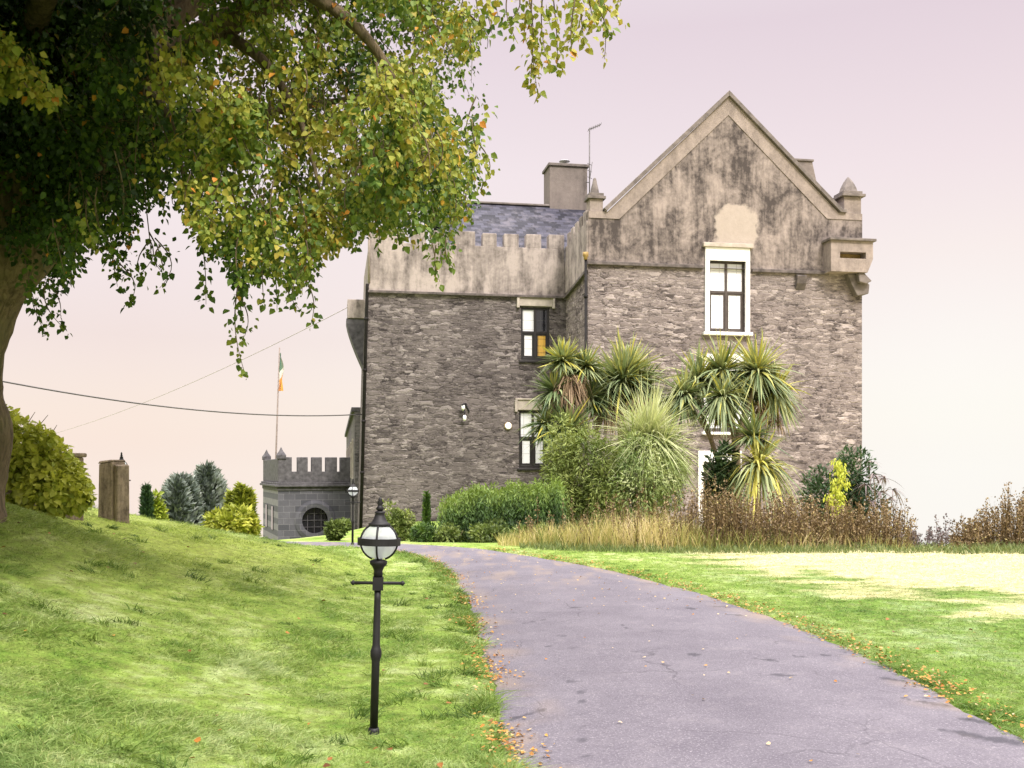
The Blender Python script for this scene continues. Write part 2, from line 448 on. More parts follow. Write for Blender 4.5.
def render_mat(name, pale, dark, lo, hi, patch=None, streak=.5, sc=1.0):
    m = Mat(name)
    n = m.noise(.75 * sc, 10, .70, m.map((1, 1, .8)), .5)
    n2 = m.noise(5.5 * sc, 6, .7)
    st = m.noise(2.0 * sc, 6, .65, m.map((1.6, 1.6, .22)))
    k = m.math('ADD', m.math('MULTIPLY', n, .55), m.math('ADD', m.math('MULTIPLY', n2, .25), m.math('MULTIPLY', st, .20 * streak * 2)))
    c = m.ramp(k, [(lo, dark), ((lo + hi) / 2, tuple((a + b) / 2 for a, b in zip(pale, dark))), (hi, pale)])
    c = m.mix(m.ramp(m.noise(22 * sc, 4, .7), [(.55, 0.0), (.75, .35)]), c, dark)
    if patch:
        cx, cz, rx, rz = patch
        x = m.sepxyz(m.vadd(m.co(), m.noise(1.5, 6, .62, out=1), .95))
        d = m.math('ADD', m.math('POWER', m.math('ABSOLUTE', m.math('DIVIDE', m.math('SUBTRACT', x[0], cx + .47), rx)), 2.6),
                   m.math('POWER', m.math('ABSOLUTE', m.math('DIVIDE', m.math('SUBTRACT', x[2], cz + .47), rz)), 2.6))
        c = m.mix(m.ramp(d, [(.66, .92), (1.05, 0.0)]), c, m.mix(n2, (.31, .262, .225), (.40, .342, .295)))
    return m.principled(c, .93, m.bump(m.mix(.5, n2, m.noise(40, 4, .7)), .7, .03), spec=.12)

M['slate'] = None
def slate():
    m = Mat('slate')
    b = m.n('ShaderNodeTexBrick'); m.put(b.inputs['Vector'], m.map((1, 1, 1), rot=(R(90), 0, 0)))
    b.inputs['Scale'].default_value = 3.2; b.inputs['Color1'].default_value = (.013, .013, .019, 1); b.inputs['Color2'].default_value = (.058, .056, .078, 1)
    b.inputs['Mortar'].default_value = (.02, .02, .026, 1); b.inputs['Mortar Size'].default_value = .018; b.inputs['Bias'].default_value = -.1
    b.inputs['Brick Width'].default_value = .95; b.inputs['Row Height'].default_value = .42
    c = m.mix(m.ramp(m.noise(1.5, 6, .7), [(.50, 0.0), (.66, .7)]), b.outputs['Color'], (.105, .096, .112))
    return m.principled(c, .6, m.bump(b.outputs['Fac'], .5, .02), spec=.12)
M['slate'] = slate()

def ashlar():
    m = Mat('ashlar_stone')
    b = m.n('ShaderNodeTexBrick'); m.put(b.inputs['Vector'], m.map((1, 1, 1), rot=(R(90), 0, 0)))
    b.inputs['Scale'].default_value = 1.55; b.inputs['Color1'].default_value = (.060, .060, .072, 1); b.inputs['Color2'].default_value = (.115, .112, .130, 1)
    b.inputs['Mortar'].default_value = (.21, .20, .215, 1); b.inputs['Mortar Size'].default_value = .012
    b.inputs['Brick Width'].default_value = 1.0; b.inputs['Row Height'].default_value = .55
    c = m.mix(m.ramp(m.noise(3, 6, .7), [(.4, 0.0), (.75, .5)]), b.outputs['Color'], (.06, .058, .066))
    return m.principled(c, .85, m.bump(m.noise(12, 5), .5, .03), spec=.2)
M['ashlar'] = ashlar()
M['greystone'] = plain('dark_grey_stone', (.075, .07, .075), .9, var=.5, scale=4)
M['render_wing'] = render_mat('lime_render_pale', (.345, .295, .270), (.080, .067, .062), .50, .70, streak=1.15)
M['render_trim'] = render_mat('render_trim', (.31, .257, .228), (.14, .116, .103), .36, .60, sc=1.6)
M['cope'] = plain('dark_coping_stone', (.13, .11, .10), .9, var=.4, scale=3)
M['string'] = plain('dark_string_course', (.09, .075, .07), .9, var=.5, scale=5)
M['chimney'] = render_mat('chimney_render', (.22, .185, .165), (.10, .085, .08), .30, .62, sc=1.4)
M['white'] = plain('white_painted_render', (.80, .79, .78), .6, var=.04)
M['blackframe'] = plain('black_painted_wood', (.018, .015, .015), .45, var=.3)
M['brownframe'] = plain('dark_brown_painted_wood', (.055, .042, .036), .5, var=.3)
M['lintel'] = plain('concrete_lintel', (.36, .315, .27), .9, var=.2, scale=4)
M['iron'] = plain('black_cast_iron', (.010, .009, .010), .55, var=.4, spec=.3, scale=12)
M['pipe'] = plain('black_iron_pipe', (.016, .014, .014), .8, var=.4, spec=.15)
M['gold'] = plain('rusty_yellow_paint', (.26, .17, .05), .6, var=.4)
M['metal'] = plain('galvanised_metal', (.25, .25, .26), .45, metal=.6, var=.2)
M['mast'] = plain('weathered_aerial_metal', (.10, .09, .09), .6)
M['cable'] = plain('cable_rubber', (.06, .055, .055), .7)
M['thinwire'] = plain('thin_wire', (.30, .26, .25), .6)

def glazing(name, c, rough, lead, sx, sz, base_spec=.5):
    m = Mat(name)
    x = m.sepxyz(m.co())
    lx = m.math('ABSOLUTE', m.math('SUBTRACT', m.math('FRACT', m.math('MULTIPLY', x[0], sx)), .5))
    lz = m.math('ABSOLUTE', m.math('SUBTRACT', m.math('FRACT', m.math('MULTIPLY', x[2], sz)), .5))
    ld = m.math('GREATER_THAN', m.math('MAXIMUM', lx, lz), .465)
    col = m.mix(m.ramp(m.noise(2.5, 3), [(.3, 0.0), (.7, .12)]), c, tuple(q * .8 for q in c))
    return m.principled(m.mix(m.math('MULTIPLY', ld, .85), col, lead), rough, spec=base_spec, Coat_Weight=.4, Coat_Roughness=.03)
M['pane_white'] = glazing('sky_white_glass', (.70, .70, .72), .25, (.42, .42, .43), 2.9, 2.6)  # white sky reflection and blinds painted as the pane colour
M['pane_dark'] = glazing('dark_glass', (.012, .012, .015), .05, (.03, .03, .03), 2.9, 2.6, .5)
M['pane_amber'] = glazing('amber_stained_glass', (.62, .36, .05), .25, (.10, .06, .02), 4.5, 3.6)

# ------------------------------------------------------------------ terrain
LEFT = np.array([(.15, 0), (.1, 3), (.017, 5.5), (-.27, 9.2), (-.58, 12.7), (-.99, 16.3), (-1.75, 19.0), (-2.7, 20.7), (-4.4, 22.0), (-7, 23.0), (-12, 24), (-24, 25)], float)
RIGHT = np.array([(3.2, 0), (3.16, 3), (3.13, 6.1), (3.16, 9.2), (2.67, 12.7), (1.65, 16.5), (.2, 19.4), (-1.2, 21.8), (-3.2, 24.2), (-6.5, 26), (-12, 27.3), (-24, 28.4)], float)
def resample(P, step):
    d = np.concatenate([[0], np.cumsum(np.linalg.norm(np.diff(P, axis=0), axis=1))])
    # smooth the polyline with a few Chaikin passes first
    Q = P
    for _ in range(3):
        Q = np.concatenate([[Q[0]], np.stack([Q[:-1] * .75 + Q[1:] * .25, Q[:-1] * .25 + Q[1:] * .75], 1).reshape(-1, 2), [Q[-1]]])
    d = np.concatenate([[0], np.cumsum(np.linalg.norm(np.diff(Q, axis=0), axis=1))])
    t = np.linspace(0, d[-1], int(d[-1] / step) + 1)
    return np.stack([np.interp(t, d, Q[:, 0]), np.interp(t, d, Q[:, 1])], -1)
LEFT_S, RIGHT_S = resample(LEFT, .1), resample(RIGHT, .1)
def sdist(x, y, S):
    """signed distance to a polyline; positive on its left side (walking along it)"""
    p = np.stack([np.ravel(x), np.ravel(y)], -1); out = np.empty(len(p))
    for i in range(0, len(p), 20000):
        q = p[i:i + 20000]
        d2 = ((q[:, None] - S[None, ::2]) ** 2).sum(-1); k = d2.argmin(1) * 2
        a = S[np.clip(k - 1, 0, len(S) - 1)]; b = S[np.clip(k + 1, 0, len(S) - 1)]
        t = b - a; r = q - a
        out[i:i + 20000] = np.sqrt(d2.min(1)) * np.sign(t[:, 0] * r[:, 1] - t[:, 1] * r[:, 0])
    return out.reshape(np.shape(x))
def sstep(a, b, x):
    t = np.clip((x - a) / (b - a), 0, 1); return t * t * (3 - 2 * t)
def smax0(x, k=.3): return np.maximum(0, .5 * (x + np.sqrt(x * x + k * k)) - .5 * k)
def base_h(x, y):
    x = np.asarray(x, float); y = np.asarray(y, float)
    h = -.030 * smax0(np.minimum(y, 29) - 20.6, .8) ** 1.25
    h = h - .125 * smax0(y - 21.5, 1.5) * sstep(6.5, 11, x)
    far = smax0(y - (27.5 + .3 * np.maximum(0, x + 8)), 3.0) * sstep(-4.2, -9.5, x)
    h = h - .11 * far
    h = h - .10 * smax0(y - 52, 6) - .05 * smax0(np.abs(x) - 45, 8) - .05 * smax0(-y - 30, 8)
    return h
def ground_h(x, y, bumps=True):
    x = np.asarray(x, float); y = np.asarray(y, float)
    dl = sdist(x, y, LEFT_S); dr = -sdist(x, y, RIGHT_S)
    h = base_h(x, y)
    g = .225 * smax0(dl - 1.05, .5); g = np.where(g > 1.2, 1.2 + .55 * (1 - np.exp(-(g - 1.2) / .55)), g)
    h = h + g + .32 * np.exp(-((x + 5.95) ** 2 + (y - 11.2) ** 2) / 1.6)
    on = np.minimum(sstep(-.02, -.18, dl), sstep(-.02, -.18, dr))
    edge = np.maximum(dl, dr)
    h = h - .07 * on + .035 * sstep(-.05, .25, edge)
    if bumps:
        b = (fbm(xy3(x, y, .9), 3) - .5) * .16 + (fbm(xy3(x, y, 3.1) + 5, 2) - .5) * .07
        h = h + b * sstep(.25, 1.9, edge) * (1 - .6 * sstep(.3, 1, dr))
    return h
def gh(x, y): return float(ground_h(np.array([x]), np.array([y]))[0])

def axis(core0, core1, step, lo, hi):
    a = list(np.arange(core0, core1 + 1e-6, step)); s = step; v = core1
    while v < hi: s *= 1.22; v = min(hi, v + s); a.append(v)
    s = step; v = core0; pre = []
    while v > lo: s *= 1.22; v = max(lo, v - s); pre.append(v)
    return np.array(pre[::-1] + a)
gx, gy = axis(-14, 14, .14, -700, 700), axis(1.5, 26, .14, -500, 900)
X, Y = np.meshgrid(gx, gy); Z = ground_h(X, Y)
nx, ny = len(gx), len(gy)
idx = np.arange(nx * ny).reshape(ny, nx)
quads = np.stack([idx[:-1, :-1], idx[:-1, 1:], idx[1:, 1:], idx[1:, :-1]], -1).reshape(-1, 4)
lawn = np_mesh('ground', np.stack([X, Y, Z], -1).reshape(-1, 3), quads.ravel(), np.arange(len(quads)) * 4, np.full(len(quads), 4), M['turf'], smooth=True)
tag(lawn, kind='structure')

# driveway: a dense sheet between the two edges so the tar marks can be painted into it
NL, NW = 760, 110
def along(P, n, k=1.5):
    S = resample(P, .02); t = np.linspace(0, 1, n) ** k
    return S[(t * (len(S) - 1)).astype(int)]
A, B = along(LEFT, NL), along(RIGHT, NL)
w = np.linspace(0, 1, NW)[None, :, None]
wig = (fbm(np.stack([A[:, 1] * 3, A[:, 0] * 3, A[:, 1] * 0], -1), 3) - .5) * .22
XY = A[:, None] * (1 - w) + B[:, None] * w
XY[..., 0] += (wig[:, None] * ((np.abs(w[..., 0] - .5) * 2) ** 6))
rz = base_h(XY[..., 0], XY[..., 1]) + .004 + .05 * (1 - (2 * w[..., 0] - 1) ** 2)
idx = np.arange(NL * NW).reshape(NL, NW)
quads = np.stack([idx[:-1, :-1], idx[:-1, 1:], idx[1:, 1:], idx[1:, :-1]], -1).reshape(-1, 4)
mark = np.zeros((NL, NW)); lit = np.zeros((NL, NW))
rx, ry = XY[..., 0], XY[..., 1]
nz = fbm(np.stack([rx * 14, ry * 9, 0 * rx], -1), 3)
def spot(pxx, pyy, wx, wy, a=0.0, s=1.0):
    D = EYE * F / (pyy - HY); cx, cy = (pxx - 512) * D / F, D
    u = (rx - cx) * math.cos(a) + (ry - cy) * math.sin(a); v = -(rx - cx) * math.sin(a) + (ry - cy) * math.cos(a)
    d = (u / wx) ** 2 + (v / wy) ** 2 + (nz - .5) * 5.0
    np.maximum(mark, s * np.clip((.75 - d) * 2.2, 0, 1), out=mark)
for i, yy in enumerate([652, 664, 676, 686, 697, 706, 718, 731, 745, 760]):
    spot(574 + i * 1.0 + random.uniform(-2, 2), yy, .055, .05, 0, .8 if i > 2 else .5)
for s_ in [(530, 716, .16, .03, .8), (540, 624, .30, .02, .7), (576, 612, .14, .04, 0), (624, 632, .04, .14, .2), (690, 661, .10, .07, .3), (692, 612, .05, .16, .3), (765, 665, .09, .09, .2), (780, 681, .16, .04, -.3), (797, 660, .06, .05, 0),
           (845, 652, .12, .07, .9), (885, 668, .13, .09, .9), (905, 683, .22, .05, -.7), (940, 706, .2, .06, -.6), (975, 722, .16, .06, -.6), (1000, 742, .28, .07, -.5), (826, 658, .06, .05, 0), (722, 608, .12, .05, 0), (735, 617, .10, .04, 0), (650, 585, .3, .05, 0), (560, 640, .05, .03, 0), (548, 650, .05, .03, 0)]:
    spot(*s_)
wv = np.broadcast_to(w[..., 0], rx.shape)
edge_d = np.minimum(wv, 1 - wv) * 3.2
lit = np.clip((fbm(np.stack([rx * 3, ry * 3, 0 * rx], -1), 3) - .42) * 3, 0, 1) * np.clip(1 - edge_d / .45, 0, 1) * .8
lit = np.maximum(lit, np.clip((fbm(np.stack([rx * 5, ry * 2, 0 * rx + 3], -1), 3) - .5) * 4, 0, 1) * sstep(12.5, 16.5, ry) * .55)
road = np_mesh('driveway', np.concatenate([XY, rz[..., None]], -1).reshape(-1, 3), quads.ravel(), np.arange(len(quads)) * 4, np.full(len(quads), 4), M['asphalt'], tint=mark.ravel(), smooth=True)
a_ = road.data.attributes.new('litter', 'FLOAT', 'POINT'); a_.data.foreach_set('value', lit.ravel().astype(np.float32))
tag(road, kind='structure')
def road_h(x, y):
    dl = -sdist(x, y, LEFT_S); dr = sdist(x, y, RIGHT_S); f = np.clip(dl / np.maximum(dl + dr, 1e-6), 0, 1)
    return base_h(x, y) + .006 + .05 * (1 - (2 * f - 1) ** 2)

# ------------------------------------------------------------------ castle
OX, OY, YAW = 2.81, 37.0, R(10)
CA, SA = math.cos(YAW), math.sin(YAW)
def cu(pxx, v):
    k = (pxx - 512) / F
    return (k * (OY + v * CA) - OX + v * SA) / (CA - k * SA)
def cz(pyy, u, v): return EYE + (HY - pyy) * (OY + u * SA + v * CA) / F
def cp(pxx, pyy, v):
    u = cu(pxx, v); return u, cz(pyy, u, v)
castle = empty('castle', (OX, OY, 0), YAW, 'tall grey stone tower house with a steep rendered gable and battlements', 'castle')
V1 = 3.58                                     # the wing front stands this far behind the gable front
UL = cu(362, V1)                              # left corner of the wing
ULT = cu(369.5, V1)                           # and at parapet level (the wall leans in)
BASE = -4.5

def wall_cells(mb, u0, u1, z0, z1, v, holes, depth=.35, left=None):
    """front wall sheet facing -v with rectangular holes and their reveals; left(z) gives a leaning left edge"""
    us = sorted({u0, u1, *[h[0] for h in holes], *[h[1] for h in holes]}); zs = sorted({z0, z1, *[h[2] for h in holes], *[h[3] for h in holes]})
    lf = left or (lambda z: u0)
    for i in range(len(us) - 1):
        for j in range(len(zs) - 1):
            c = ((us[i] + us[i + 1]) / 2, (zs[j] + zs[j + 1]) / 2)
            if any(h[0] < c[0] < h[1] and h[2] < c[1] < h[3] for h in holes): continue
            a0, a1 = (lf(zs[j]), lf(zs[j + 1])) if i == 0 else (us[i], us[i])
            mb.add([(a0, v, zs[j]), (us[i + 1], v, zs[j]), (us[i + 1], v, zs[j + 1]), (a1, v, zs[j + 1])], [(0, 1, 2, 3)])
    for a, b, c, d in holes:
        q = [(a, c), (b, c), (b, d), (a, d)]
        for k in range(4):
            p, r = q[k], q[(k + 1) % 4]
            mb.add([(p[0], v, p[1]), (p[0], v + depth, p[1]), (r[0], v + depth, r[1]), (r[0], v, r[1])], [(0, 1, 2, 3)])

def window(u0, u1, z0, z1, v, frame_m, panes, split=.5, bar=.05, recess=.10, label=None, mull=.05):
    """four-light casement: frame mesh with a pane child per different glass; panes = (TL, TR, BL, BR)"""
    d0, d1 = v + recess, v + recess + .08
    um = (u0 + u1) / 2; zm = z0 + (z1 - z0) * split
    f = MB()
    f.box((u0, d0, z0), (u0 + bar, d1, z1)).box((u1 - bar, d0, z0), (u1, d1, z1))
    f.box((u0 + bar, d0, z0), (u1 - bar, d1, z0 + bar * 1.3)).box((u0 + bar, d0, z1 - bar), (u1 - bar, d1, z1))
    f.box((um - mull / 2, d0 - .012, z0 + bar * 1.3), (um + mull / 2, d1, z1 - bar))
    f.box((u0 + bar, d0 - .006, zm - mull / 2), (um - mull / 2, d1 - .01, zm + mull / 2)).box((um + mull / 2, d0 - .006, zm - mull / 2), (u1 - bar, d1 - .01, zm + mull / 2))
    # inner casement stiles of the two lower lights
    for a, b in ((u0 + bar, um - mull / 2), (um + mull / 2, u1 - bar)):
        t = bar * .8
        f.box((a, d0 + .015, z0 + bar * 1.3), (a + t, d1 - .006, zm - mull / 2)).box((b - t, d0 + .015, z0 + bar * 1.3), (b, d1 - .006, zm - mull / 2))
        f.box((a + t, d0 + .015, z0 + bar * 1.3), (b - t, d1 - .006, z0 + bar * 2.2)).box((a + t, d0 + .015, zm - mull / 2 - t), (b - t, d1 - .006, zm - mull / 2))
    w_ = f.build('window', frame_m, castle, .006)
    if label: w_['label'] = label
    rect = [(u0, um, zm, z1), (um, u1, zm, z1), (u0, um, z0, zm), (um, u1, z0, zm)]
    groups = {}
    for r, p in zip(rect, panes): groups.setdefault(p, []).append(r)
    for p, rs in groups.items():
        m = MB()
        for a, b, c, d in rs: m.box((a + .01, d1 - .045, c + .01), (b - .01, d1 - .03, d - .01))
        o = m.build('pane', M[p], w_)
        if p == 'pane_amber': o['label'] = 'amber stained glass lower pane'
        if p == 'pane_dark': o['label'] = 'dark upper pane'
    return w_

# -- gable block
g0, g1 = 0.0, cu(862, 0)
ZS = cz(262, cu(600, 0), 0) - .06; ZS2 = ZS
wu0, wz0 = cp(709, 332, 0); wu1, wz1 = cp(745, 262, 0)
uM0, _ = cp(708, 0, 0); uM1, _ = cp(747, 0, 0)
zM0, zM1 = cz(432, uM0, 0), cz(362, uM0, 0)
dU0, dU1 = cu(703, 0), cu(736, 0); dZ0, dZ1 = -.6, cz(462, dU0, 0)
mb = MB()
wall_cells(mb, g0, g1, BASE, ZS, 0, [(wu0, wu1, wz0, ZS), (uM0, uM1, zM0, zM1), (dU0, dU1, dZ0, dZ1)])
mb.add([(0, 0, BASE), (0, 10.5, BASE), (0, 10.5, ZS), (0, 0, ZS)], [(0, 1, 2, 3)])
mb.add([(g1, 0, BASE), (g1, 10.5, BASE), (g1, 10.5, ZS), (g1, 0, ZS)], [(3, 2, 1, 0)])
mb.add([(0, 10.5, BASE), (g1, 10.5, BASE), (g1, 10.5, ZS), (0, 10.5, ZS)], [(3, 2, 1, 0)])
mb.build('wall', M['rubble_gable'], castle)['label'] = 'grey pink rubble stone wall of the gable block'

ua, za = cp(728, 97, 0)
ul, zl = cp(607, 212, 0); ur, zr = cp(838, 213, 0)
M['render_gable'] = render_mat('weathered_render', (.30, .250, .224), (.060, .050, .047), .49, .66, patch=(cp(735, 225, 0)[0], cp(735, 228, 0)[1], .95, .95), streak=.8)
mb = MB()
outer = [(0, zl), (ul, zl), (ua, za), (ur, zr), (g1, zr)]
mb.add([(0, -.02, ZS), (wu0, -.02, ZS), (wu0, -.02, wz1), (wu1, -.02, wz1), (wu1, -.02, ZS), (g1, -.02, ZS), (g1, -.02, zr), (ur, -.02, zr), (ua, -.02, za), (ul, -.02, zl), (0, -.02, zl)],
       [(0, 1, 2, 9, 10), (2, 8, 9), (2, 3, 8), (3, 7, 8), (3, 4, 5, 6, 7)])
mb.add([(0, -.02, ZS), (0, .45, ZS), (0, .45, zl), (0, -.02, zl)], [(0, 1, 2, 3)])
mb.add([(g1, -.02, ZS), (g1, 9, ZS), (g1, 9, zr - .3), (g1, -.02, zr)], [(3, 2, 1, 0)])
back = [(0, ZS), (g1, ZS), (g1, zr), (ur, zr), (ua, za), (ul, zl), (0, zl)]
mb.add([(a, .45, b) for a, b in back], [tuple(range(6, -1, -1))])
for a, b, c in ((wu0, ZS, wz1), (wu1, ZS, wz1)):
    mb.add([(a, -.02, b), (a, .35, b), (a, .35, c), (a, -.02, c)], [(0, 1, 2, 3)])
mb.add([(wu0, -.02, wz1), (wu1, -.02, wz1), (wu1, .35, wz1), (wu0, .35, wz1)], [(0, 1, 2, 3)])
mb.build('gable', M['render_gable'], castle)
# smooth paler band below the coping
mb = MB()
def off(p, q, d):
    t = unit(np.array([q[0] - p[0], q[1] - p[1]])); return t, np.array([t[1], -t[0]]) * d
bw = .50
tl, nl = off((ul, zl), (ua, za), bw); tr_, nr_ = off((ua, za), (ur, zr), bw)
apex_in = (ua, za - bw / math.cos(math.atan2(za - zl, ua - ul)))
L0 = np.array([ul, zl]); R0 = np.array([ur, zr])
kL = (apex_in[1] - (zl - .25)) / ((za - zl) / (ua - ul)); kR = (apex_in[1] - (zr - .25)) / ((za - zr) / (ur - ua))
mb.prism([(ul, zl), (ua, za), apex_in, (apex_in[0] - kL, zl - .25), (.02, zl - .25), (.02, zl)], 'y', -.05, -.022)
mb.prism([(ua, za), (ur, zr), (g1 - .02, zr), (g1 - .02, zr - .25), (apex_in[0] + kR, zr - .25), apex_in], 'y', -.046, -.0225)
mb.build('gable_band', M['render_trim'], castle)
# coping
mb = MB()
for (p, q) in (((ul - .05, zl), (ua, za)), ((ur + .05, zr), (ua, za))):
    p, q = np.array(p), np.array(q); t = unit(q - p); n = np.array([-t[1], t[0]]);  n = n if n[1] > 0 else -n
    th = .15
    a, b = p + n * .002, q + n * .002
    c, d = np.array([ua, za + th / abs(n[1])]), p + n * th
    mb.hexa([(a[0], -.16, a[1]), (b[0], -.16, b[1]), (b[0], .6, b[1]), (a[0], .6, a[1]), (d[0], -.16, d[1]), (c[0], -.16, c[1]), (c[0], .6, c[1]), (d[0], .6, d[1])])
mb.box((.62, -.14, zl + .003), (ul - .02, .55, zl + .13)); mb.box((ur + .02, -.14, zr + .003), (g1 - .7, .55, zr + .13))
mb.build('coping', M['cope'], castle, .015)
# gable roof behind
mb = MB()
for s in ((ul, zl - .12, 1), (ur, zr - .12, -1)):
    pass
mb.prism([(ul - .3, zl - .45), (ua, za - .2), (ur + .3, zr - .45), (ur + .3, zr - .6), (ua, za - .4), (ul - .3, zl - .6)], 'y', .46, 10.3)
mb.build('roof', M['slate'], castle)

def pinnacle(u, v, z0, z1, zt, hw, mat, fat=1.0):
    m = MB()
    m.box((u - hw, v - hw, z0), (u + hw, v + hw, z1))
    o = m.build('pinnacle', mat, castle, .02)
    m = MB()
    m.box((u - hw * 1.35, v - hw * 1.35, z1), (u + hw * 1.35, v + hw * 1.35, z1 + .10))
    m.box((u - hw * 1.1, v - hw * 1.1, z1 + .10), (u + hw * 1.1, v + hw * 1.1, z1 + .22))
    h = zt - z1 - .22
    prof = [(hw * .95 * fat, z1 + .22), (hw * .8 * fat, z1 + .22 + h * .3), (hw * .5 * fat, z1 + .22 + h * .65), (.06, z1 + .22 + h * .93), (.015, zt)]
    m.lathe(prof, 8, (u, v), smooth=False)
    m.build('spire', M['cope'], o, .01)
uL, _ = cp(598, 0, 0); pinnacle(.33, .28, ZS + .2, cz(200, .3, .2), cz(177, .3, .2), .255, M['render_trim'], .75)
uR = cu(850, 0); pinnacle(g1 - .38, .38, zr - .4, cz(199, g1, .3), cz(177, g1, .3), .36, M['render_trim'], 1.1)

# string courses
mb = MB()
mb.box((-.06, -.12, ZS - .06), (wu0 - .25, -.021, ZS + .07)); mb.box((wu1 + .25, -.12, ZS - .12), (cu(828, 0), -.021, ZS + .01))
mb.build('string_course', M['string'], castle, .02)
# gable window with white surround
def surround(u0, u1, z0, z1, v, top, side, bottom, out=.07, hood=True, m=None):
    mb = MB()
    mb.box((u0 - side, v - out, z0), (u0, v + .30, z1)).box((u1, v - out, z0), (u1 + side, v + .30, z1))
    mb.box((u0 - side, v - out - .004, z1), (u1 + side, v + .30, z1 + top))
    o = mb.build('surround', m or M['white'], castle, .012)
    s = MB(); s.box((u0 - side - .08, v - out - .10, z0 - bottom), (u1 + side + .08, v + .28, z0 - .001)); s.build('sill', m or M['white'], o, .015)
    if hood:
        s = MB(); s.box((u0 - side - .10, v - out - .09, z1 + top + .002), (u1 + side + .10, v + .05, z1 + top + .16)); s.build('hood', M['lintel'], o, .015)
    return o
surround(wu0, wu1, wz0, wz1, -.02, .50, .17, .12)
window(wu0, wu1, wz0, wz1, -.02, M['brownframe'], ['pane_white'] * 4, .57, .075, .12, 'dark brown four light casement high in the gable', .09)
surround(uM0, uM1, zM0, zM1, 0, .30, .18, .10, hood=False)
window(uM0, uM1, zM0, zM1, 0, M['brownframe'], ['pane_white'] * 4, .57, .07, .12, 'white surrounded casement half hidden by the palm', .07)
surround(dU0, dU1, dZ0, dZ1, 0, .42, .20, .08, hood=False)
mb = MB(); mb.box((dU0 + .01, .12, dZ0), (dU1 - .01, .17, dZ1 - .01))
for a in (.18, .72):
    mb.box((dU0 + .14, .105, dZ0 + (dZ1 - dZ0) * a), (dU1 - .14, .119, dZ0 + (dZ1 - dZ0) * (a + .2)))
mb.build('door', M['brownframe'], castle, .01)

# corner machicolation box at the right end of the gable
bu0, bz1 = cp(831, 240, -.62); bu1 = cu(873, -.62); bz0 = cz(271, bu0, -.62)
mb = MB()
sl = cz(251, bu0, -.62); sb = cz(257.5, bu0, -.62); s0, s1 = cu(840, -.62), cu(866, -.62)
vb0 = -.62
wall_cells(mb, bu0, bu1, bz0, bz1, vb0, [(s0, s1, sb, sl)], .5)
ins = .28
mb.add([(bu0, vb0, bz0), (bu0, .0, bz0), (bu0, 0, bz1), (bu0, vb0, bz1)], [(0, 1, 2, 3)])
mb.add([(bu1, vb0, bz0), (bu1, 1.3, bz0), (bu1, 1.3, bz1), (bu1, vb0, bz1)], [(3, 2, 1, 0)])
for kk in range(len(mb.v)):
    if abs(mb.v[kk][0] - bu1) < 1e-6 and mb.v[kk][2] < bz0 + .01: mb.v[kk] = (bu1 - .22, mb.v[kk][1], mb.v[kk][2])
mb.add([(g1, 1.3, bz0), (bu1 - .22, 1.3, bz0), (bu1, 1.3, bz1), (g1, 1.3, bz1)], [(3, 2, 1, 0)])
mb.add([(bu0, vb0, bz0), (bu1 - .22, vb0, bz0), (bu1 - .22, 1.3, bz0), (g1, 1.3, bz0), (g1, 0, bz0), (bu0, 0, bz0)], [(0, 1, 2, 3, 4, 5)])
bart = mb.build('machicolation', M['render_trim'], castle)
mb = MB(); mb.box((bu0 - .08, vb0 - .1, bz1), (bu1 + .1, 1.35, bz1 + .10)); mb.build('cap', M['cope'], bart, .015)
mb = MB(); mb.box((s0 - .1, vb0 + .42, sb - .1), (s1 + .1, vb0 + .46, sl + .1)); mb.build('slot_back', M['gold'], bart)
mb = MB()
mb.prism([(g1 - .75, bz0 - .01), (bu1 - .24, bz0 - .01), (bu1 - .26, bz0 - .14), (g1 + .16, bz0 - .40), (g1 + .12, bz0 - .75), (g1 - .35, bz0 - .85), (g1 - .6, bz0 - .4)], 'y', -.30, 1.1)
mb.prism([(g1 - .45, bz0 - .01), (bu1 - .3, bz0 - .01), (g1 + .12, bz0 - .3), (g1 - .1, bz0 - .42), (g1 - .4, bz0 - .35)], 'y', -.54, -.305)
mb.build('corbel', M['cope'], bart, .03)
# small broken putlog corbels under the box
for pxx in (800,):
    mb = MB(); u = cu(pxx, 0); mb.prism([(-.001, ZS - .14), (-.22, ZS - .2), (-.15, ZS - .5), (-.001, ZS - .75)], 'x', u - .2, u + .2)
    mb.build('corbel', M['string'], castle, .03)

# -- wing
w_ = V1
aU0, aZ0 = cp(521, 360, w_); aU1, aZ1 = cp(549.5, 308, w_)
bU0, bZ0 = cp(519, 468, w_); bU1, bZ1 = cp(547, 411, w_)
ZW = cz(293.5, cu(450, w_), w_)
ZC, ZT = cz(248.5, cu(540, w_), w_), cz(235, cu(540, w_), w_)
lean = lambda z: UL + (ULT - UL) * (z - 0) / ZT
mb = MB()
wall_cells(mb, UL, -.001, BASE, ZW, w_, [(aU0, aU1, aZ0, aZ1), (bU0, bU1, bZ0, bZ1)], .3, lean)
mb.add([(lean(BASE), w_, BASE), (lean(BASE), 11, BASE), (lean(ZW), 11, ZW), (lean(ZW), w_, ZW)], [(0, 1, 2, 3)])
mb.add([(lean(BASE), 11, BASE), (0, 11, BASE), (0, 11, ZW), (lean(ZW), 11, ZW)], [(3, 2, 1, 0)])
mb.build('wall', M['rubble_wing'], castle)['label'] = 'brown rubble stone wall of the set back wing'
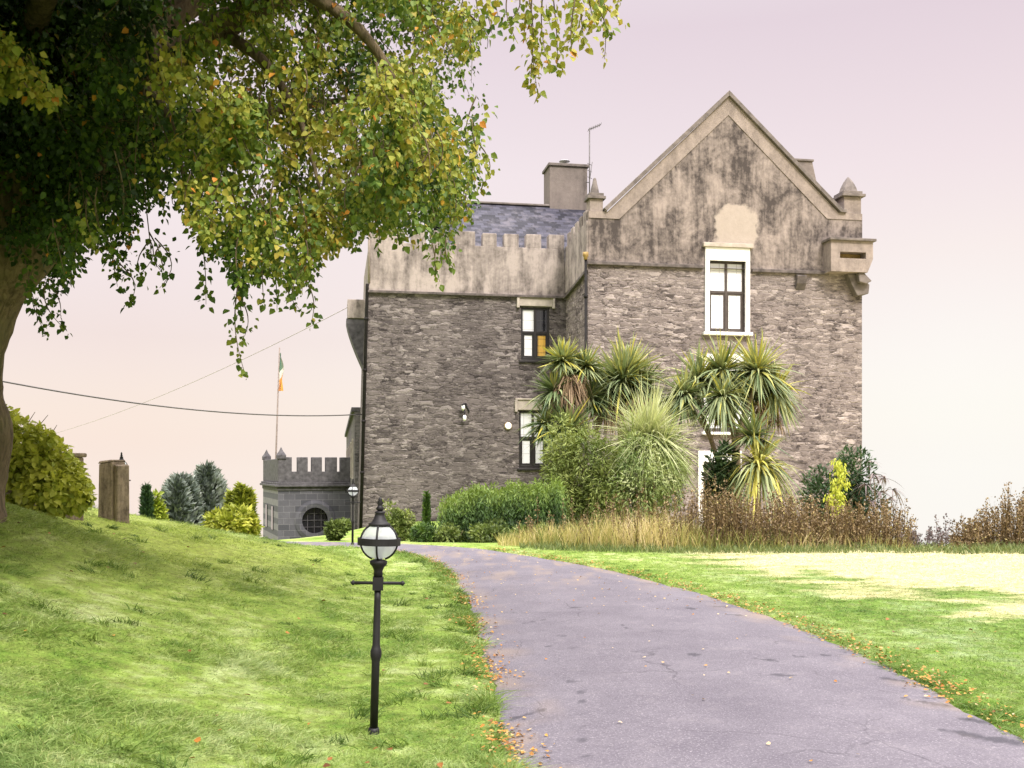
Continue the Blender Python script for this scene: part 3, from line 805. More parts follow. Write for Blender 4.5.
# rendered upper band with battlements
PO = .06
mb = MB()
mer = [(455, 475), (482.5, 496.5), (504, 518.5), (526, 541), (548.5, 564)]
merl = [(cu(a, w_), cu(b, w_)) for a, b in mer]
pitch = merl[2][0] - merl[1][0]; wd = merl[2][1] - merl[2][0]
u = merl[0][0]
extra = []
while True:
    u -= pitch
    if u < lean(ZT) + .1: break
    extra.append((u, u + wd))
merl = extra[::-1] + merl
merl[0] = (lean(ZT), max(merl[0][1], lean(ZT) + .4))
mb.hexa([(lean(ZW), w_ - PO, ZW), (-PO, w_ - PO, ZW), (-PO, w_ + .38, ZW), (lean(ZW), w_ + .38, ZW), (lean(ZC), w_ - PO, ZC), (-PO, w_ - PO, ZC), (-PO, w_ + .38, ZC), (lean(ZC), w_ + .38, ZC)])
for a, b in merl:
    j = random.uniform(-.03, .03)
    mb.box((a, w_ - PO + .003, ZC - .01), (b, w_ + .377, ZT + j))
# the left flank
mb.hexa([(lean(ZW), w_ + .38, ZW), (lean(ZW) + .4, w_ + .38, ZW), (lean(ZW) + .4, 11, ZW), (lean(ZW), 11, ZW), (lean(ZC), w_ + .38, ZC), (lean(ZC) + .4, w_ + .38, ZC), (lean(ZC) + .4, 11, ZC), (lean(ZC), 11, ZC)])
mb.build('parapet', M['render_wing'], castle, .02)
# the return parapet along the gable block's left flank
mb = MB()
zb0, zb1 = ZS - .25, ZW + .12
mb.hexa([(-PO, .0, zb0), (.38, .0, zb0), (.38, w_ - .07, zb1), (-PO, w_ - .07, zb1), (-PO, .0, zl - .35), (.38, .0, zl - .35), (.38, w_ - .07, ZC + .05), (-PO, w_ - .07, ZC + .05)])
nm = 5
for k in range(nm):
    a = .12 + k * (w_ - .3) / nm; b = a + .42
    z = (zl - .35) + (ZC + .05 - zl + .35) * (a / w_)
    mb.box((-PO + .003, a, z - .2), (.377, b, z + .42))
mb.build('parapet', M['render_wing'], castle, .02)
mb = MB()
mb.box((lean(ZW) - .06, w_ - .14, ZW - .08), (-.09, w_ - .062, ZW + .02))
mb.hexa([(-.13, .05, zb0 - .12), (-.002, .05, zb0 - .12), (-.002, w_ - .15, zb1 - .22), (-.13, w_ - .15, zb1 - .22), (-.13, .05, zb0 - .01), (-.002, .05, zb0 - .01), (-.002, w_ - .15, zb1 - .11), (-.13, w_ - .15, zb1 - .11)])
mb.build('string_course', M['string'], castle, .015)

for (U0, U1, Z0, Z1, panes, lab, lz0, lz1) in ((aU0, aU1, aZ0, aZ1, ['pane_white', 'pane_dark', 'pane_white', 'pane_amber'], 'black casement with one amber pane and one dark pane', 306.5, 298),
                                          (bU0, bU1, bZ0, bZ1, ['pane_white'] * 4, 'black casement with white panes near the palm', 410.5, 400)):
    wn_ = window(U0, U1, Z0, Z1, w_, M['blackframe'], panes, .53, .085, .06, lab, .10)
    m = MB(); zz0, zz1 = cz(lz0, U0, w_), cz(lz1, U0, w_)
    m.box((U0 - .07, w_ - .07, zz0 + .02), (U1 + .10, w_ + .2, zz1)); m.build('lintel', M['lintel'], wn_, .015)
    m = MB(); m.box((U0 - .16, w_ - .12, zz1 + .002), (U1 + .2, w_ - .002, zz1 + .07))
    m.box((U0 - .18, w_ - .12, zz0 - .06), (U0 - .075, w_ - .002, zz1 + .0)).box((U1 + .105, w_ - .12, zz0 - .06), (U1 + .21, w_ - .002, zz1 + .0)); m.build('hood', M['lintel'], wn_, .01)
    m = MB(); m.box((U0 - .08, w_ - .08, Z0 - .10), (U1 + .08, w_ + .2, Z0 - .002)); m.build('sill', M['blackframe'], wn_, .01)

# slate roof of the wing and its chimney
rv = w_ + 4.2; zr_ = cz(205.5, cu(520, rv), rv)
mb = MB()
ur0, ur1 = cu(436, rv), cu(592, rv)
mb.prism([(w_ + .5, ZC - .35), (rv, zr_), (rv + 3.5, ZC - .35), (rv + 3.5, ZC - .6), (rv, zr_ - .25), (w_ + .5, ZC - .6)], 'x', ur0, ur1)
wr = mb.build('roof', M['slate'], castle); wr['label'] = 'blue grey slate roof behind the battlements'
mb = MB(); mb.box((ur0 - .05, rv - .10, zr_ + .0), (ur1, rv + .10, zr_ + .09)); mb.build('ridge', M['cope'], wr, .02)
c0, cz1 = cp(549.5, 166, rv - .05); c1 = cu(587, rv - .05)
mb = MB(); mb.box((c0, rv - .12, zr_ - 1.2), (c1, rv + 1.2, cz1)); ch = mb.build('chimney', M['chimney'], castle, .02); ch['label'] = 'broad square chimney on the slate roof'
mb = MB(); mb.box((c0 - .07, rv - .19, cz1), (c1 + .07, rv + 1.27, cz1 + .13)); mb.build('cap', M['cope'], ch, .02)
mb = MB(); cc = cu(567, rv); mb.lathe([(.14, cz1 + .13), (.14, cz1 + .3), (.10, cz1 + .32), (.10, cz1 + .38), (.25, cz1 + .40), (.20, cz1 + .45), (.03, cz1 + .50)], 14, (cc, rv + .5)); mb.build('cowl', M['metal'], ch)
# tapering chimney seen behind the right slope of the gable
v9 = 5.0
k0, kz1 = cp(794, 160, v9); k1 = cu(813.5, v9); kb0, kz0 = cp(790, 204, v9); kb1 = cu(827, v9)
mb = MB()
mb.hexa([(kb0, v9, kz0 - 1.5), (kb1 + .1, v9, kz0 - 1.5), (kb1 + .1, v9 + 1.2, kz0 - 1.5), (kb0, v9 + 1.2, kz0 - 1.5), (k0, v9 + .1, kz1), (k1, v9 + .1, kz1), (k1, v9 + 1.0, kz1), (k0, v9 + 1.0, kz1)])
ch2 = mb.build('chimney', M['chimney'], castle, .02); ch2['label'] = 'tapering chimney stack behind the right slope of the gable'
mb = MB(); mb.box((k0 - .05, v9 + .04, kz1), (k1 + .05, v9 + 1.06, kz1 + .1)); mb.build('cap', M['cope'], ch2, .02)

# corbelled turret on the left flank, and downpipes
tv = w_ + 4.4
t0, tz1 = cp(347.5, 299, tv); tzm = cz(318, t0, tv); tzb = cz(372, t0, tv)
lw = lean(tzm)
mb = MB(); mb.box((t0, tv, tzm), (lw + .12, tv + 1.6, tz1)); bz = mb.build('bartizan', M['render_wing'], castle, .02); bz['label'] = 'small corbelled box on the left flank'
mb = MB(); q = 8
prof = [(lw + .12, tzm - .01), (t0 - .05, tzm - .01)] + [(t0 - .05 + (lw - t0 + .1) * (i / q) ** 1.3, tzm - .12 - (tzm - .12 - tzb) * (i / q)) for i in range(q + 1)] + [(lw + .12, tzb)]
mb.prism(prof, 'y', tv + .05, tv + 1.55); mb.build('corbel', M['greystone'], bz)
mb = MB()
zt_ = ZW + .1
mb.tube([(lean(BASE / 2) - .03, w_ - .09, -2), (lean(zt_) - .03, w_ - .09, zt_), (lean(zt_) - .03, w_ - .16, zt_ + .15)], .065, 8)
for z in (1.5, 3.5, 5.5, 7.5): mb.lathe([(.085, z), (.085, z + .1)], 8, (lean(z) - .03, w_ - .09))
mb.build('downpipe', M['pipe'], castle)
mb = MB(); mb.tube([(lean(ZT) - .02, w_ - .1, ZW + .3), (lean(ZT) - .02, w_ - .1, ZT + .6)], .045, 8); mb.build('vent_pipe', M['render_trim'], castle)
mb = MB()
mb.tube([(-.10, -.09, -2), (-.10, -.09, ZS + .1)], .055, 8)
for z in (2, 4, 6, 8): mb.lathe([(.075, z), (.075, z + .1)], 8, (-.10, -.09))
dp = mb.build('downpipe', M['pipe'], castle)
mb = MB(); zz = ZS + .1; mb.lathe([(.07, zz), (.07, zz + .08), (.11, zz + .14), (.11, zz + .27)], 8, (-.12, -.12)); mb.build('hopper', M['gold'], dp)

def cworld(u, v, z): return Vector((OX + u * CA - v * SA, OY + u * SA + v * CA, z))
# rooftop aerial (stands on the chimney's flank)
av = rv - .5; au, az1 = cp(589.5, 128, av); az0 = cz(205, au, av)
ae = empty('aerial', cworld(au, av, az0 - .3), YAW, 'thin metal television aerial mast beside the square chimney', 'aerial')
h = az1 - az0 + .3
mb = MB(); mb.tube([(0, 0, -.35), (0, 0, h)], .03, 6); mb.tube([(0, 0, h * .35), (-.18, 0, h * .35)], .02, 6); mb.build('mast', M['mast'], ae)
mb = MB(); mb.tube([(-.05, 0, h - .08), (.55, .1, h + .22)], .022, 6)
for t in np.linspace(.05, .95, 7):
    p = np.array([-.05 + .6 * t, .1 * t, h - .08 + .3 * t]); mb.tube([p + (-.01, -.28, 0), p + (.01, .28, 0)], .010, 5)
mb.build('antenna', M['mast'], ae)
mb = MB()
for z in (h * .40, h * .48, h * .56): mb.tube([(-.14, -.2, z), (.16, .2, z + .05)], .014, 5)
mb.tube([(.0, 0, h * .36), (.14, .05, h * .60)], .016, 5)
mb.build('antenna', M['mast'], ae)['label'] = 'small lower antenna'

# wall lights on the wing
lu, lz = cp(508, 426, w_)
wl = empty('wall_light', cworld(lu, w_, lz), YAW, 'round white wall light between the wing corner and lower black window', 'wall light')
mb = MB()
for r, a, b in ((.17, -.03, 0.0),):
    mb.prism([(r * math.cos(k * math.pi / 4 + .39), r * math.sin(k * math.pi / 4 + .39)) for k in range(8)], 'y', a, b)
mb.build('backplate', M['gold'], wl)
mb = MB(); mb.prism([(.145 * math.cos(k * math.pi / 4 + .39), .145 * math.sin(k * math.pi / 4 + .39)) for k in range(8)], 'y', -.11, -.031); mb.build('diffuser', M['white'], wl, .03)
fu, fz = cp(465, 405, w_)
fl = empty('floodlight', cworld(fu, w_, fz), YAW, 'small black floodlight bracket with two white lamps high on wing wall', 'floodlight')
mb = MB(); mb.box((-.07, -.05, -.05), (.07, 0, .07)); mb.tube([(0, -.05, .0), (-.05, -.25, .03), (-.16, -.32, -.02)], .03, 6); mb.tube([(.05, -.03, 0), (.14, -.04, -.2), (.16, -.04, -.3)], .025, 6); mb.build('bracket', M['iron'], fl)
for (x, z) in ((-.10, -.14), (-.04, -.56)):
    m = MB(); m.lathe([(.05, z + .14), (.075, z + .06), (.07, z - .02), (.03, z - .09)], 10, (x, -.22)); m.build('lamp', M['white'], fl)
m = MB(); m.tube([(-.04, -.02, -.05), (-.04, -.22, -.30), (-.04, -.22, -.42)], .025, 6); m.build('arm', M['iron'], fl)

# -- long low range running back from the castle's left corner
rg = empty('castle_range', tuple(cworld(UL - .15, 11.05, 0)), YAW, 'long low grey range running back behind the castle beside the left downpipe', 'building')
RZ, RL = 4.35, 36.0
M['range'] = rubble('rubble_range', (.06, .055, .055), (.13, .12, .115), (.24, .225, .215), (.22, .205, .195), .6)
holes = [(4 + 6 * i, 5 + 6 * i) for i in range(5)]
mb = MB(); mb.box((0, 0, -6), (6, RL, RZ)); mb.build('wall', M['range'], rg)
mb = MB(); mb.box((-.15, -.02, RZ), (6.1, RL + .1, RZ + .22)); mb.build('cornice', M['greystone'], rg, .03)
for i in range(6):
    mb = MB(); y = 3 + 5.6 * i
    mb.box((-.06, y, 1.2), (-.003, y + 1.1, 1.3)); mb.box((-.06, y, 3.1), (-.003, y + 1.1, 3.2)); mb.box((-.06, y, 1.3), (-.003, y + .1, 3.1)); mb.box((-.06, y + 1, 1.3), (-.003, y + 1.1, 3.1)); mb.box((-.05, y + .5, 1.3), (-.003, y + .58, 3.1))
    o = mb.build('window', M['lintel'], rg)
    m = MB(); m.box((-.03, y + .1, 1.3), (-.004, y + 1, 3.1)); m.build('pane', M['pane_dark'], o)

# ------------------------------------------------------------------ gatehouse with flagpole
GY = 58.0; gb = R(20)
GX = (278 - 512) * GY / F
gate = empty('gatehouse', (GX, GY, -4.0), gb, 'small crenellated grey ashlar gatehouse with a round window', 'gatehouse')
def gz(pyy): return EYE + (HY - pyy) * GY / F + 4.0
GW, GL = 4.3, 8.0
zc, zg, zt2 = gz(487), gz(471.5), gz(457)
rwu, rwz, rr = (311.5 - 278) * GY / F / math.cos(gb) * 1.03, gz(521), .80
# front wall with a round hole
mb = MB(); n = 32
hole = [(rwu + rr * math.cos(2 * math.pi * k / n), rwz + rr * math.sin(2 * math.pi * k / n)) for k in range(n)]
def ray_rect(a):
    dx, dz = math.cos(a), math.sin(a); t = 1e9
    for lim, p, d in ((0, rwu, dx), (GW, rwu, dx), (-1.5, rwz, dz), (zc, rwz, dz)):
        if abs(d) > 1e-9:
            q = (lim - p) / d
            if q > 0: t = min(t, q)
    return (rwu + dx * t, rwz + dz * t)
corner = sorted([math.atan2(z - rwz, x - rwu) % (2 * math.pi) for x in (0, GW) for z in (-1.5, zc)])
angs = sorted([2 * math.pi * k / n for k in range(n)] + corner)
inn = [(rwu + rr * math.cos(a), rwz + rr * math.sin(a)) for a in angs]; outr = [ray_rect(a) for a in angs]
for k in range(len(angs)):
    k2 = (k + 1) % len(angs)
    mb.add([(inn[k][0], 0, inn[k][1]), (outr[k][0], 0, outr[k][1]), (outr[k2][0], 0, outr[k2][1]), (inn[k2][0], 0, inn[k2][1])], [(0, 1, 2, 3)])
    mb.add([(inn[k][0], 0, inn[k][1]), (inn[k2][0], 0, inn[k2][1]), (inn[k2][0], .4, inn[k2][1]), (inn[k][0], .4, inn[k][1])], [(0, 1, 2, 3)])
mb.add([(0, 0, -1.5), (0, GL, -1.5), (0, GL, zc), (0, 0, zc)], [(0, 1, 2, 3)])
mb.add([(GW, 0, -1.5), (GW, GL, -1.5), (GW, GL, zc), (GW, 0, zc)], [(3, 2, 1, 0)])
mb.add([(0, GL, -1.5), (GW, GL, -1.5), (GW, GL, zc), (0, GL, zc)], [(3, 2, 1, 0)])
mb.build('wall', M['ashlar'], gate)
mb = MB(); mb.box((-.2, -.2, zc), (GW + .15, GL + .2, zc + .14)); mb.box((-.12, -.12, zc + .14), (GW + .1, GL + .12, zc + .26)); mb.box((-.06, -.06, zc - .22), (GW + .05, GL, zc - .001)); mb.build('cornice', M['greystone'], gate, .03)
mb = MB(); mb.box((0, 0, zc + .26), (GW, .4, zg)); mb.box((0, .4, zc + .26), (.4, GL, zt2 - .1))
for a, b in ((278, 290.5), (295.5, 305), (308.5, 318), (321.5, 332), (335, 346)):
    f = GY / F / math.cos(gb) * 1.03
    mb.box(((a - 278) * f, .003, zg - .02), ((b - 278) * f, .397, zt2))
mb.build('parapet', M['greystone'], gate, .03)
for (x, y) in ((.2, .2), (.2, GL - .2)):
    mb = MB(); mb.box((x - .26, y - .26, zt2 - .1), (x + .26, y + .26, zt2 + .12)); mb.lathe([(.3, zt2 + .12), (.12, zt2 + .36), (.02, zt2 + .58)], 4, (x, y), False)
    mb.build('finial', M['greystone'], gate, .02)
mb = MB()
prof_r = [(rr, .0), (rr + .34, 0)]
vs, fs = [], []
for k in range(n):
    a = 2 * math.pi * k / n
    for (r, y) in ((rr - .04, .1), (rr - .04, -.09), (rr + .2, -.12), (rr + .38, -.05), (rr + .38, -.002)):
        vs.append((rwu + r * math.cos(a), y, rwz + r * math.sin(a)))
for k in range(n):
    for j in range(4): fs.append((k * 5 + j, ((k + 1) % n) * 5 + j, ((k + 1) % n) * 5 + j + 1, k * 5 + j + 1))
mb.add(vs, fs); wr_ = mb.build('window', M['ashlar'], gate); wr_['label'] = 'round window with a carved stone ring'
mb = MB(); mb.prism(hole, 'y', .30, .33); mb.build('pane', M['pane_dark'], wr_)
mb = MB()
for t in (-.4, 0, .4):
    hh = math.sqrt(rr * rr - t * t) - .02; mb.box((rwu + t - .02, .24, rwz - hh), (rwu + t + .02, .28, rwz + hh)); mb.box((rwu - hh, .245, rwz + t - .02), (rwu + hh, .275, rwz + t + .02))
mb.build('glazing_bars', M['greystone'], wr_)
for yy in (2.2, 5.4):
    mb = MB(); mb.box((-.05, yy, zc - 2.6), (-.003, yy + .7, zc - 1.2)); mb.build('window', M['pane_dark'], gate)['label'] = 'dark side window'

# flagpole behind the gatehouse
fp0 = px(275.5, 470, 63); fp1 = px(279.5, 347.5, 63)
fpo = empty('flagpole', (fp0[0] - .1, 63, gh(fp0[0] - .1, 63)), 0, 'slender pale flagpole leaning slightly above the gatehouse', 'flagpole')
o_ = np.array(fpo.location)
mb = MB(); mb.tube([(0, 0, -.3), fp0 - o_, fp1 - o_], [.075, .06, .04], 8); mb.lathe([(.02, 0), (.1, .08), (.02, .18)], 8)
mb.build('pole', plain('flagpole_paint', (.17, .135, .115), .7), fpo)
mb2 = None
def flag_mat():
    m = Mat('tricolour_cloth'); t = m.attr('tint')
    return m.principled(m.ramp(t, [(0, (.05, .15, .10)), (.38, (.62, .62, .58)), (.52, (.75, .30, .03))], 'CONSTANT'), .8, trans=(.3, (.5, .4, .3)))
a, b = px(280.0, 353, 63) - o_, px(278.4, 391, 63) - o_
n1, n2 = 26, 9; vs, tn, fs = [], [], []
for i in range(n1):
    s = i / (n1 - 1)
    for j in range(n2):
        q = j / (n2 - 1); wdt = .02 + .30 * min(1, s * 2.2) * (1 - .25 * s)
        p = a * (1 - s) + b * s + np.array([q * wdt + .05 * math.sin(s * 9 + q * 5), .10 * math.sin(q * 9 + s * 4) * (.3 + s), 0])
        vs.append(p); tn.append(np.clip(s * .78 + q * .18 - .05, 0, 1))
for i in range(n1 - 1):
    for j in range(n2 - 1): fs.append((i * n2 + j, i * n2 + j + 1, (i + 1) * n2 + j + 1, (i + 1) * n2 + j))
fl_ = np_mesh('flag', np.array(vs), np.array(fs).ravel(), np.arange(len(fs)) * 4, np.full(len(fs), 4), flag_mat(), fpo, tint=np.array(tn), smooth=True)

# ------------------------------------------------------------------ lamp posts
def opal():
    m = Mat('lamp_glass')
    p = m.n('ShaderNodeBsdfPrincipled'); p.inputs['Base Color'].default_value = (.82, .85, .88, 1); p.inputs['Roughness'].default_value = .12
    t = m.n('ShaderNodeBsdfTranslucent'); t.inputs[0].default_value = (.85, .88, .92, 1)
    tr = m.n('ShaderNodeBsdfTransparent')
    a = m.n('ShaderNodeMixShader'); a.inputs[0].default_value = .7; m.nt.links.new(p.outputs[0], a.inputs[1]); m.nt.links.new(t.outputs[0], a.inputs[2])
    b = m.n('ShaderNodeMixShader'); b.inputs[0].default_value = .35; m.nt.links.new(a.outputs[0], b.inputs[1]); m.nt.links.new(tr.outputs[0], b.inputs[2])
    m.nt.links.new(b.outputs[0], m.out.inputs[0]); return m.m
M['opal'] = opal()
LS = 6.11 / F
def make_lamp():
    r = empty('lamp_post')
    z = lambda y: (740 - y) * LS
    m = MB(); m.lathe([(.056, -.08), (.056, .010), (.050, .02), (.036, .032), (.034, .06), (.030, .075)], 16); m.build('base', M['iron'], r)
    m = MB(); m.lathe([(.0245, z(728)), (.0245, z(662)), (.028, z(659)), (.034, z(656)), (.034, z(651)), (.028, z(648)), (.023, z(645)), (.020, z(600)), (.020, z(590))], 16); m.build('post', M['iron'], r)
    m = MB(); m.box((-.032, -.032, z(590)), (.032, .032, z(577))); m.tube([(-.145, 0, z(583)), (.145, 0, z(583))], .010, 8)
    for s in (-1, 1): m.lathe([(.004, z(585.5)), (.017, z(583)), (.004, z(580.5))], 8, (s * .15, 0))
    m.build('ladder_bar', M['iron'], r)
    m = MB(); m.lathe([(.028, z(577)), (.026, z(571)), (.036, z(567)), (.052, z(564)), (.054, z(561)), (.036, z(559.5))], 18); m.build('cup', M['iron'], r)
    cz_ = z(541.5); gr = 17.6 * LS
    m = MB(); m.lathe([(gr * math.sin(a), cz_ - gr * math.cos(a)) for a in np.linspace(.30, math.pi - .36, 18)], 28); g = m.build('globe', M['opal'], r)
    m = MB(); m.lathe([(.022, z(560)), (.022, z(553)), (.030, z(552)), (.030, z(547)), (.018, z(546))], 12); m.build('bulb_holder', M['metal'], g)
    m = MB(); n = 40; R1, R2 = .119, .131; za_, zb_ = z(545), z(538)
    vs, fs = [], []
    for k in range(n):
        a = 2 * math.pi * k / n
        for (q, zz) in ((R1, za_), (R2, za_), (R2, zb_), (R1, zb_)): vs.append((q * math.cos(a), q * math.sin(a), zz))
    for k in range(n):
        for j in range(4): fs.append((k * 4 + j, ((k + 1) % n) * 4 + j, ((k + 1) % n) * 4 + (j + 1) % 4, k * 4 + (j + 1) % 4))
    m.add(vs, fs)
    for k in range(4):
        a0 = k * math.pi / 2 - .15; q = gr + .006
        m.tube([(math.cos(a0) * q * math.sin(t), math.sin(a0) * q * math.sin(t), cz_ - q * math.cos(t)) for t in np.linspace(.36, math.pi - .4, 13)], .0065, 6)
        m.tube([(math.cos(a0) * q, math.sin(a0) * q, cz_), (math.cos(a0) * .12, math.sin(a0) * .12, cz_)], .006, 6)
    m.build('cage', M['iron'], r)
    m = MB(); m.lathe([(.052, z(527)), (.066, z(525)), (.066, z(523.4)), (.050, z(522.2)), (.040, z(519.5)), (.032, z(516)), (.027, z(513.5)), (.034, z(512.4)), (.022, z(511))], 20); cap = m.build('cap', M['iron'], r)
    m = MB(); m.lathe([(.015, z(511)), (.026, z(508.5)), (.015, z(506)), (.012, z(505)), (.021, z(503)), (.011, z(500.5)), (.014, z(499.5)), (.004, z(497))], 12); m.build('finial', M['iron'], cap)
    return r
def copy_tree(o, parent=None):
    c = o.copy(); COL.objects.link(c)
    if parent is not None: c.parent = parent
    for ch_ in list(o.children): copy_tree(ch_, c)
    return c
lamp1 = make_lamp()
GRP = 'short black globe lamp posts along the drive'
def put(o, x, y, lean=(0, 0), label='', z=None):
    o.location = (x, y, (gh(x, y) if z is None else z)); o.rotation_euler = (lean[1], lean[0], .15); tag(o, label, 'lamp post', GRP)
LX = (373.5 - 512) * 6.11 / F
D_L = 6.11
lamp2, lamp3 = copy_tree(lamp1), copy_tree(lamp1)
put(lamp1, LX, D_L, (.028, 0), 'large near black globe lamp post on lawn beside the drive', EYE - 270 * D_L / F)
put(lamp2, (352.5 - 512) * 22 / F, 22.0, (.01, 0), 'small far black globe lamp post in front of the castle corner', EYE - 76 * 22 / F)

# ------------------------------------------------------------------ stone pillars and wall on the left crest
def stone(name):
    return rubble(name, (.05, .042, .032), (.17, .14, .10), (.34, .29, .22), (.25, .21, .16), .4, 1.6)
M['pillarstone'] = render_mat('lichened_pillar_stone', (.30, .235, .165), (.05, .038, .028), .44, .64, sc=4.0, streak=1.0)
PD = 15.0
pc = px(112, 505, PD); pz = gh(pc[0], PD)
pill = empty('stone_pillar', (pc[0], PD, pz), R(-24), 'weathered square stone gate pillar standing alone on the lawn crest', 'pillar')
ptop = EYE + (HY - 463) * PD / F - pz
mb = MB(); mb.hexa([(-.15, -.14, -.3), (.12, -.14, -.3), (.12, .16, -.3), (-.15, .16, -.3), (-.135, -.13, ptop - .015), (.12, -.135, ptop + .02), (.12, .15, ptop + .025), (-.14, .15, ptop)])
mb.hexa([(.124, -.09, -.3), (.20, -.09, -.3), (.20, .16, -.3), (.124, .16, -.3), (.124, -.09, ptop - .02), (.195, -.085, ptop - .04), (.19, .16, ptop - .03), (.124, .16, ptop - .015)])
mb.build('shaft', M['pillarstone'], pill, .02)
mb = MB(); mb.hexa([(-.145, -.14, ptop - .014), (.125, -.14, ptop + .021), (.125, .155, ptop + .026), (-.145, .155, ptop + .001), (-.13, -.12, ptop + .03), (.11, -.12, ptop + .05), (.11, .14, ptop + .05), (-.13, .14, ptop + .035)]); mb.build('cap', M['pillarstone'], pill, .012)
lx3, ly3 = (121.5 - 512) * 18.5 / F, 18.5
put(lamp3, lx3, ly3, (0, 0), 'black lamp post hidden but for its finial behind the stone pillar', EYE + (HY - 452) * ly3 / F - 1.485)
p2 = px(70, 500, 14.0); z2 = gh(p2[0], 14.0)
pill2 = empty('stone_pillar', (p2[0], 14.0, z2), R(-18), 'low capped stone pillar half buried in the yellow green shrub', 'pillar')
t2 = EYE + (HY - 453) * 14 / F - z2
mb = MB(); mb.box((-.13, -.13, -.3), (.13, .13, t2 - .06)); mb.build('shaft', M['pillarstone'], pill2, .02)
mb = MB(); mb.box((-.16, -.16, t2 - .06), (.16, .16, t2)); mb.build('cap', M['pillarstone'], pill2, .02)
sw0 = px(20, 480, 12.6); zs = gh(-6.6, 12.4)
mb = MB(); mb.hexa([(-9.5, 12.7, zs - .6), (-6.0, 12.5, zs - .6), (-6.0, 12.9, zs - .6), (-9.5, 13.1, zs - .6), (-9.5, 12.75, zs + .55), (-6.0, 12.55, zs + .42), (-6.0, 12.85, zs + .42), (-9.5, 13.05, zs + .55)])
swall = mb.build('garden_wall', M['pillarstone'], None, .03); tag(swall, 'low brown stone wall behind the big tree trunk under the shrub', 'wall')

# ------------------------------------------------------------------ foliage builders (positions local to the thing)
def blob_points(n, radii, lobes=9, seed=0, shell=.55, zmin=-.9):
    """points in a lumpy volume of lobes; also the outward direction and a 0..1 height in each lobe"""
    rg_ = np.random.default_rng(seed)
    c = rg_.normal(0, 1, (lobes, 3)); c = unit(c) * rg_.uniform(.25, .72, (lobes, 1)); c[:, 2] = np.maximum(c[:, 2], -.45)
    r = rg_.uniform(.30, .52, lobes)
    k = rg_.integers(0, lobes, n); d = unit(rg_.normal(0, 1, (n, 3)))
    rad = r[k] * (shell + (1 - shell) * rg_.random(n) ** .6) * rg_.uniform(.85, 1.12, n)
    p = c[k] + d * rad[:, None]
    keep = p[:, 2] > zmin
    return p[keep] * np.array(radii), d[keep], (rad / r[k])[keep]
def shrub(name, loc, radii, n, leaf, mat, label, cat='shrub', group=None, seed=1, lobes=10, aspect=.45, hang=.0, tb=.45, stem=True, zoff=None, stemm=None):
    o = empty(name, loc, 0, label, cat, group)
    p, d, q = blob_points(n, radii, lobes, seed)
    p[:, 2] += radii[2] * .9 if zoff is None else zoff
    p[:, 2] = np.maximum(p[:, 2], -.05)
    ax = d + RNG.normal(0, .6, p.shape); ax[:, 2] -= hang
    nr = d * .6 + RNG.normal(0, .5, p.shape) + np.array([0, 0, .5])
    L = leaf * RNG.uniform(.6, 1.3, len(p)); t = np.clip(tb + (fbm(p * 2.5 / max(radii) + seed, 2) - .5) * 1.1 + RNG.normal(0, .10, len(p)), 0, 1)
    leaves('foliage', p, ax, nr, L, L * aspect, mat, o, t)
    if stem:
        m = MB()
        for i in range(5):
            a = RNG.uniform(0, 6.28); e = np.array([math.cos(a) * radii[0] * .5, math.sin(a) * radii[1] * .5, radii[2] * RNG.uniform(.7, 1.3)])
            m.tube([(0.02 * math.cos(a), .02 * math.sin(a), -.1), e * .5 + RNG.normal(0, .04, 3), e], [.03 * radii[2] + .01, .02 * radii[2] + .008, .006], 6)
        m.build('stems', stemm or M['bark'], o)
    return o

# conifers and golden shrubs beyond the crest
def conifer(name, x0, x1, ytop, D, mat, label, n, group=None, leaf=.3, up=.5, seed=1, zb=None, tb=.5, pw=.75):
    cx = ((x0 + x1) / 2 - 512) * D / F; R_ = (x1 - x0) / 2 * D / F
    z0 = gh(cx, D) if zb is None else zb; H = EYE + (HY - ytop) * D / F - z0
    o = empty(name, (cx, D, z0), 0, label, 'tree', group)
    rg_ = np.random.default_rng(seed)
    s = rg_.random(n) ** .8; a = rg_.uniform(0, 2 * math.pi, n)
    lump = .62 + .85 * vnoise(np.stack([np.cos(a) * 2.4 + seed, np.sin(a) * 2.4, s * 5 - rg_.random(n) * .3], -1)) ** 1.3
    r = R_ * (1 - s) ** pw * lump * rg_.uniform(.45, 1.0, n) ** .5
    nl = 6; la = rg_.uniform(0, 6.283, nl); lr = R_ * rg_.uniform(.1, .55, nl); lh = rg_.uniform(.66, .98, nl); lh[0] = 1; lr[0] *= .2; li = rg_.integers(0, nl, n)
    r = r * np.where(li == 0, .8, .55)
    p = np.stack([r * np.cos(a) + lr[li] * np.cos(la[li]), r * np.sin(a) + lr[li] * np.sin(la[li]), s * H * .97 * lh[li] + .1], -1)
    ax = np.stack([np.cos(a), np.sin(a), np.full(n, up)], -1) + rg_.normal(0, .35, (n, 3))
    nr = rg_.normal(0, 1, (n, 3)) + np.array([0, 0, .5])
    L = leaf * rg_.uniform(.6, 1.3, n)
    t = np.clip(tb + (lump - .95) * 1.0 + rg_.normal(0, .12, n), 0, 1)
    leaves('crown', p, ax, nr, L, L * .38, mat, o, t)
    m = MB(); m.tube([(0, 0, -.3), (0, 0, H * .5), (0, 0, H * .9)], [.08 * R_ + .05, .05 * R_ + .03, .02], 7); m.build('trunk', M['bark'], o)
    return o
G2 = 'conifers beyond the lawn crest'
conifer('conifer', 144, 216, 478, 42, M['bluegrey'], 'broad blue grey conifer left of the taller blue grey one', 9000, G2, .34, .9, 3, pw=.6)
conifer('conifer', 174, 236, 468, 43.2, M['bluegrey'], 'tallest blue grey conifer with ragged upright tips', 9000, G2, .36, 1.0, 4, pw=.55)
